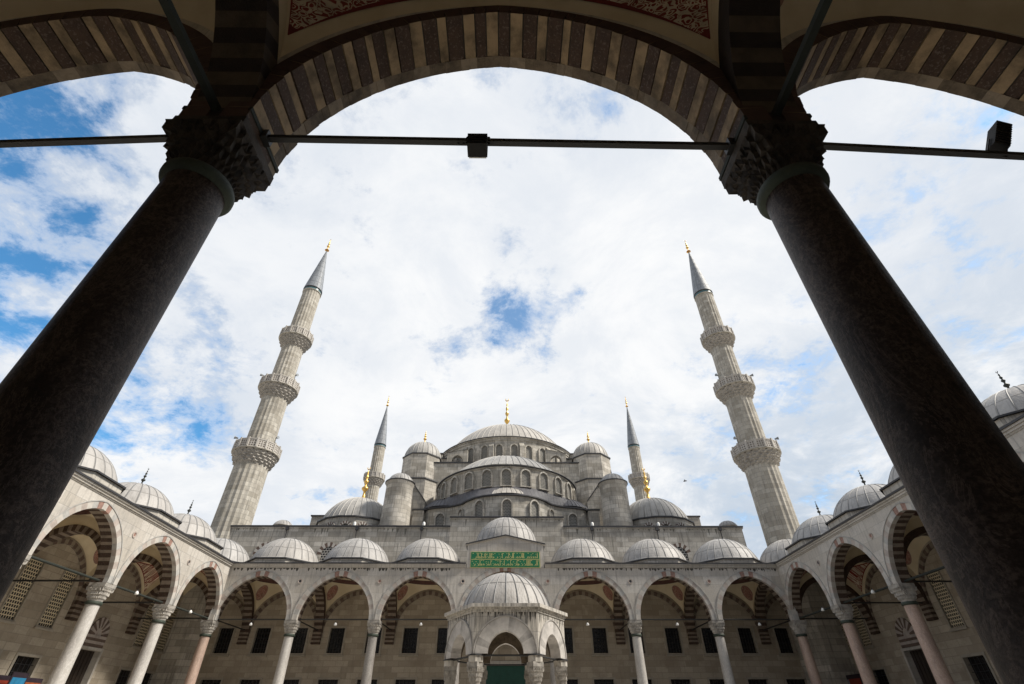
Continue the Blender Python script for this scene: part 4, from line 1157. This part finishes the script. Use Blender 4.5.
# ------------------------------------------------------------------ ablution kiosk
kx, ky = 0.12, 25.0
kiosk = thing('fountain_kiosk', 'small hexagonal marble kiosk with a domed roof in the middle of the court', 'kiosk', (kx, ky, 0))
RK = 2.6; ap = RK * cos(pi / 6)
cm = MB(); cm.lathe([(.32, 0), (.32, .25), (.23, .32), (.20, 2.5)], 'col_pink', 24); cm.lathe([(.23, 2.5), (.24, 2.62)], 'lead_dark', 24); col_mesh = cm.mesh('column')
ab = MB(); ab.prism(ngon(.29, 8), 3.37, 3.58, 'kiosk'); ab.prism(ngon(.33, 8), 3.58, 3.625, 'lead_dark'); ab_mesh = ab.mesh('abacus')
for k_ in range(6):
    a_ = pi / 3 * k_; rr = RK - .24
    o = part('column', col_mesh, kiosk, (rr * cos(a_), rr * sin(a_), 0)); kc = part('capital', COLM['marble'][2], o, (0, 0, 2.62 - 7.22 * .78), a_); kc.scale = (.49, .49, .78); part('abacus', ab_mesh, o)
for k_ in range(6):
    a_ = pi / 3 * k_       # face k turned by a_; its front is at y = -ap
    wm = MB(); hw = RK / 2
    aa, rs, tt = .72, .80, .50
    O = arch_pts(aa, rs, 20, tt - .02)
    pts = [(-hw, 0)] + [(max(-hw, min(hw, x)), z) for x, z in O] + [(hw, 0)]
    for yy, fl, wd in ((-ap, 0, hw), (-ap + .45, 1, hw - .26)):
        for e in range(len(pts) - 1):
            (xa, za), (xb, zb) = pts[e], pts[e + 1]; f = wd / hw
            if xb - xa < 1e-6: continue
            wm.face([(xa * f, yy, 3.64 + za), (xb * f, yy, 3.64 + zb), (xb * f, yy, 5.12), (xa * f, yy, 5.12)], 'kiosk' if not fl else 'arch_old_shade')  # inner face dark brown: shade inside the kiosk put into the colour
    for sx in (-1, 1):
        wm.face([(sx * (aa + tt - .02), -ap, 3.64), (sx * hw, -ap, 3.64), (sx * (hw - .26), -ap + .45, 3.64), (sx * (aa + tt - .02), -ap + .45, 3.64)], 'kiosk')
    wo_ = part('wall_panel', wm, kiosk, (0, 0, 0), a_)
    vm = MB(); voussoirs(vm, 0, 3.64, aa, rs, tt, -ap - .03, -ap + .44, 13, ('kioskv', 'kioskv2', 'kioskv'), sub=2, back='arch_old_shade')  # back of the arch carries the same painted interior shade
    vm2 = MB(); part('arch', vm, wo_)
    ml = MB(); voussoirs(ml, 0, 3.64, aa + tt + .02, rs + tt * 1.0, .05, -ap - .06, -ap + .05, 20, ['kioskv2']); part('arch_moulding', ml, wo_)
    sm = MB(); sm.tube((-hw + .15, -ap + .2, 3.60), (hw - .15, -ap + .2, 3.60), .035, 'iron', 6); part('tie_rod', sm, wo_)
rnd = random.Random(5)
for k_ in range(6):
    a_ = pi / 3 * k_; dk_ = MB(); x = -1.25
    while x < 1.2:
        wdd = rnd.uniform(.02, .09); hh = rnd.uniform(.12, .65) * rnd.random()
        if rnd.random() < .75: dk_.face([(x, -ap - .006, 5.1), (x + wdd, -ap - .006, 5.1), (x + wdd * .75, -ap - .006, 5.1 - hh * .6), (x + wdd * .5, -ap - .006, 5.1 - hh), (x + wdd * .2, -ap - .006, 5.1 - hh * .7)], 'grime')
        x += wdd + rnd.uniform(.0, .07)
    part('drip_stains', dk_, kiosk, (0, 0, 0), a_)
cn = MB()
for r, z0_, z1_ in ((RK + .04, 5.10, 5.19), (RK + .10, 5.19, 5.27), (RK + .20, 5.27, 5.40)): cn.prism(ngon(r, 6), z0_, z1_, 'kiosk')
part('cornice', cn, kiosk)
kd = MB(); ribbed_dome(kd, 2.02, 1.62, 5.42, 24, 'lead', rib=.028)
kd.lathe([(2.12, 5.38), (2.17, 5.45), (2.02, 5.47)], 'lead', 72, useam=24, rf=lambda a, z: 1 + .012 * (1 if int(a / (2 * pi) * 72) % 2 else -1))
part('dome', kd, kiosk)
ci = MB(); ci.prism(ngon(RK - .1, 6), 5.0, 5.12, 'arch_old_shade'); part('ceiling', ci, kiosk)  # dark brown ceiling, shade under the dome painted in
bs = MB(); bs.prism(ngon(2.2, 6), 0.02, 1.1, 'kiosk'); bs.prism(ngon(3.2, 6), 0.012, .2, 'kiosk'); part('basin', bs, kiosk)


# ------------------------------------------------------------------ lamps
def lamp_meshes(s=1.0):
    h = MB(); h.box(-.13 * s, .13 * s, -.10 * s, .10 * s, -.24 * s, 0.0, 'housing')
    for q in range(4): h.box(-.13 * s, .13 * s, -.115 * s, -.10 * s, (-.21 + q * .055) * s, (-.19 + q * .055) * s, 'housing')
    f = MB(); f.box(-.115 * s, .115 * s, .10 * s, .125 * s, -.225 * s, -.015 * s, 'white')
    b = MB(); b.tube((-.15 * s, 0, -.1 * s), (-.15 * s, 0, .08 * s), .014 * s, 'iron', 5); b.tube((.15 * s, 0, -.1 * s), (.15 * s, 0, .08 * s), .014 * s, 'iron', 5); b.tube((-.15 * s, 0, .08 * s), (.15 * s, 0, .08 * s), .014 * s, 'iron', 5)
    return h.mesh('housing'), f.mesh('lens'), b.mesh('bracket')
def tall_lamp():
    h = MB(); h.box(-.12, .12, -.11, .11, -.78, 0.0, 'housing')
    for q in range(9): h.box(-.12, .12, -.125, -.11, -.72 + q * .08, -.69 + q * .08, 'housing')
    f = MB(); f.box(-.10, .10, .11, .13, -.74, -.04, 'glass')
    b = MB(); b.tube((-.14, 0, -.5), (-.14, 0, -.95), .014, 'iron', 5); b.tube((.14, 0, -.5), (.14, 0, -.95), .014, 'iron', 5); b.tube((-.14, 0, -.95), (.14, 0, -.95), .014, 'iron', 5)
    return h.mesh('housing'), f.mesh('lens'), b.mesh('bracket')
LM = lamp_meshes(1.12); LB = tall_lamp(); LS = lamp_meshes(.9)
def white_lamp():
    h = MB(); h.lathe([(.03, .10), (.08, .05), (.125, -.04), (.125, -.11), (.001, -.14)], 'white', 14); b = MB(); b.tube((0, 0, .1), (0, 0, .3), .025, 'iron', 6); return h.mesh('lamp_shade'), b.mesh('bracket')
WL = white_lamp()
def floodlight(loc, rot, label, ms=LM, group=None):
    r = thing('floodlight', label, 'floodlight', loc, 0, group); r.rotation_euler = rot
    for m_ in ms: part(m_.name.split('.')[0], m_, r)
    return r
fl1 = floodlight((-0.30, 3.9, 8.40), (0, 0, 0), 'black box floodlight hanging from the middle of the near tie rod')
cb = MB(); prv = None
for q in range(10):
    a_ = pi * q / 9; p_ = (-.14 - .22 * (q / 9), 0, .02 - .13 * sin(a_))
    if prv: cb.tube(prv, p_, .008, 'iron', 5)
    prv = p_
part('cable', cb, fl1)
floodlight((7.93, 3.9, 8.90), (0, radians(34), 0), 'dark floodlight standing on the tie rod at the upper right edge', LB).scale = (.85, .85, 1)
def white(loc, label):
    r = thing('arcade_lamp', label, 'lamp', loc, 0, 'white lamps on the arcade tie rods'); part('lamp_shade', WL[0], r, (0, 0, -.12)); part('bracket', WL[1], r, (0, 0, -.2))
for x, lb in ((-21.1, 'white lamp on the far tie rod, in the arch beside the left corner'), (-14.1, 'white lamp on the far tie rod, second arch from the left corner'),
              (-7.0, 'white lamp on the far tie rod, arch just left of the kiosk'), (6.9, 'white lamp on the far tie rod, arch just right of the kiosk'),
              (14.4, 'white lamp on the far tie rod, second arch from the right corner'), (21.3, 'white lamp on the far tie rod, arch beside the right corner')):
    white((x, 46.42, 8.08), lb)
for x, y, lb in ((-24.5, 43.0, 'white lamp on the left arcade rod nearest the far corner'), (-24.5, 36.0, 'white lamp on the left arcade rod between the two nearer white columns'),
                 (24.5, 42.0, 'white lamp on the right arcade rod nearest the far corner'), (24.5, 35.5, 'white lamp on the right arcade rod between the two pink columns'),
                 (24.5, 28.6, 'white lamp on the right arcade rod beside the big dark column')):
    white((x, y, 8.45), lb)

# ------------------------------------------------------------------ display boards
def board(loc, rz, w_, h_, cols, label):
    r = thing('display_board', label, 'board', loc, rz, 'display boards in the side arcades')
    f = MB(); f.box(-w_ / 2, w_ / 2, -.03, .03, 1.4, 1.4 + h_, 'board_dark'); part('frame', f, r)
    p = MB(); n = len(cols)
    for q, c_ in enumerate(cols):
        xa = -w_ / 2 + .06 + q * (w_ - .12) / n; p.box(xa + .02, xa + (w_ - .12) / n - .02, -.045, -.03, 1.5, 1.3 + h_ * .94, c_)
    part('poster', p, r)
    for sx in (-1, 1): l = MB(); l.tube((sx * w_ * .45, 0, 0), (sx * w_ * .45, 0, 1.5), .03, 'iron', 6); part('leg', l, r)
board((-29.9, 36.6, 0), radians(90), 3.9, 2.35, ('board_red', 'board_red', 'board_orange'), 'long dark board with red and orange posters by the left wall')
board((-29.3, 35.9, 0), radians(90), 1.2, 2.5, ('board_blue',), 'blue picture board standing before the red posters on the left')
board((29.9, 50.2, 0), radians(-90), 5.2, 3.3, ('board_grey', 'board_red', 'board_dark'), 'wide board with grey and red panels in the far right corner')

# ------------------------------------------------------------------ bird
bmb = MB(); P_ = [(-.28, .02), (-.2, .07), (0, .10), (.16, .07), (.24, .09), (.31, .06), (.34, .03)]
bmb.lathe([(max(.004, r_), x_) for x_, r_ in P_], 'bird', 10)
bird_me = bmb.mesh('bird')
bd = bpy.data.objects.new('bird', bird_me); COL.objects.link(bd); bd.location = (14.21, 37.0, 16.54); bd.rotation_euler = (radians(90), 0, radians(70))
bd.scale = (.45, .45, .45)
tag(bd, 'small dark bird flying in the sky beside the far right minaret', 'bird')
for sx in (-1, 1):
    wmb = MB(); wmb.face([(0, 0, -.1), (sx * .02, 0, .12), (sx * .30, .16, .08), (sx * .55, .05, -.12), (sx * .28, .13, -.06)], 'bird'); part('wing', wmb, bd)
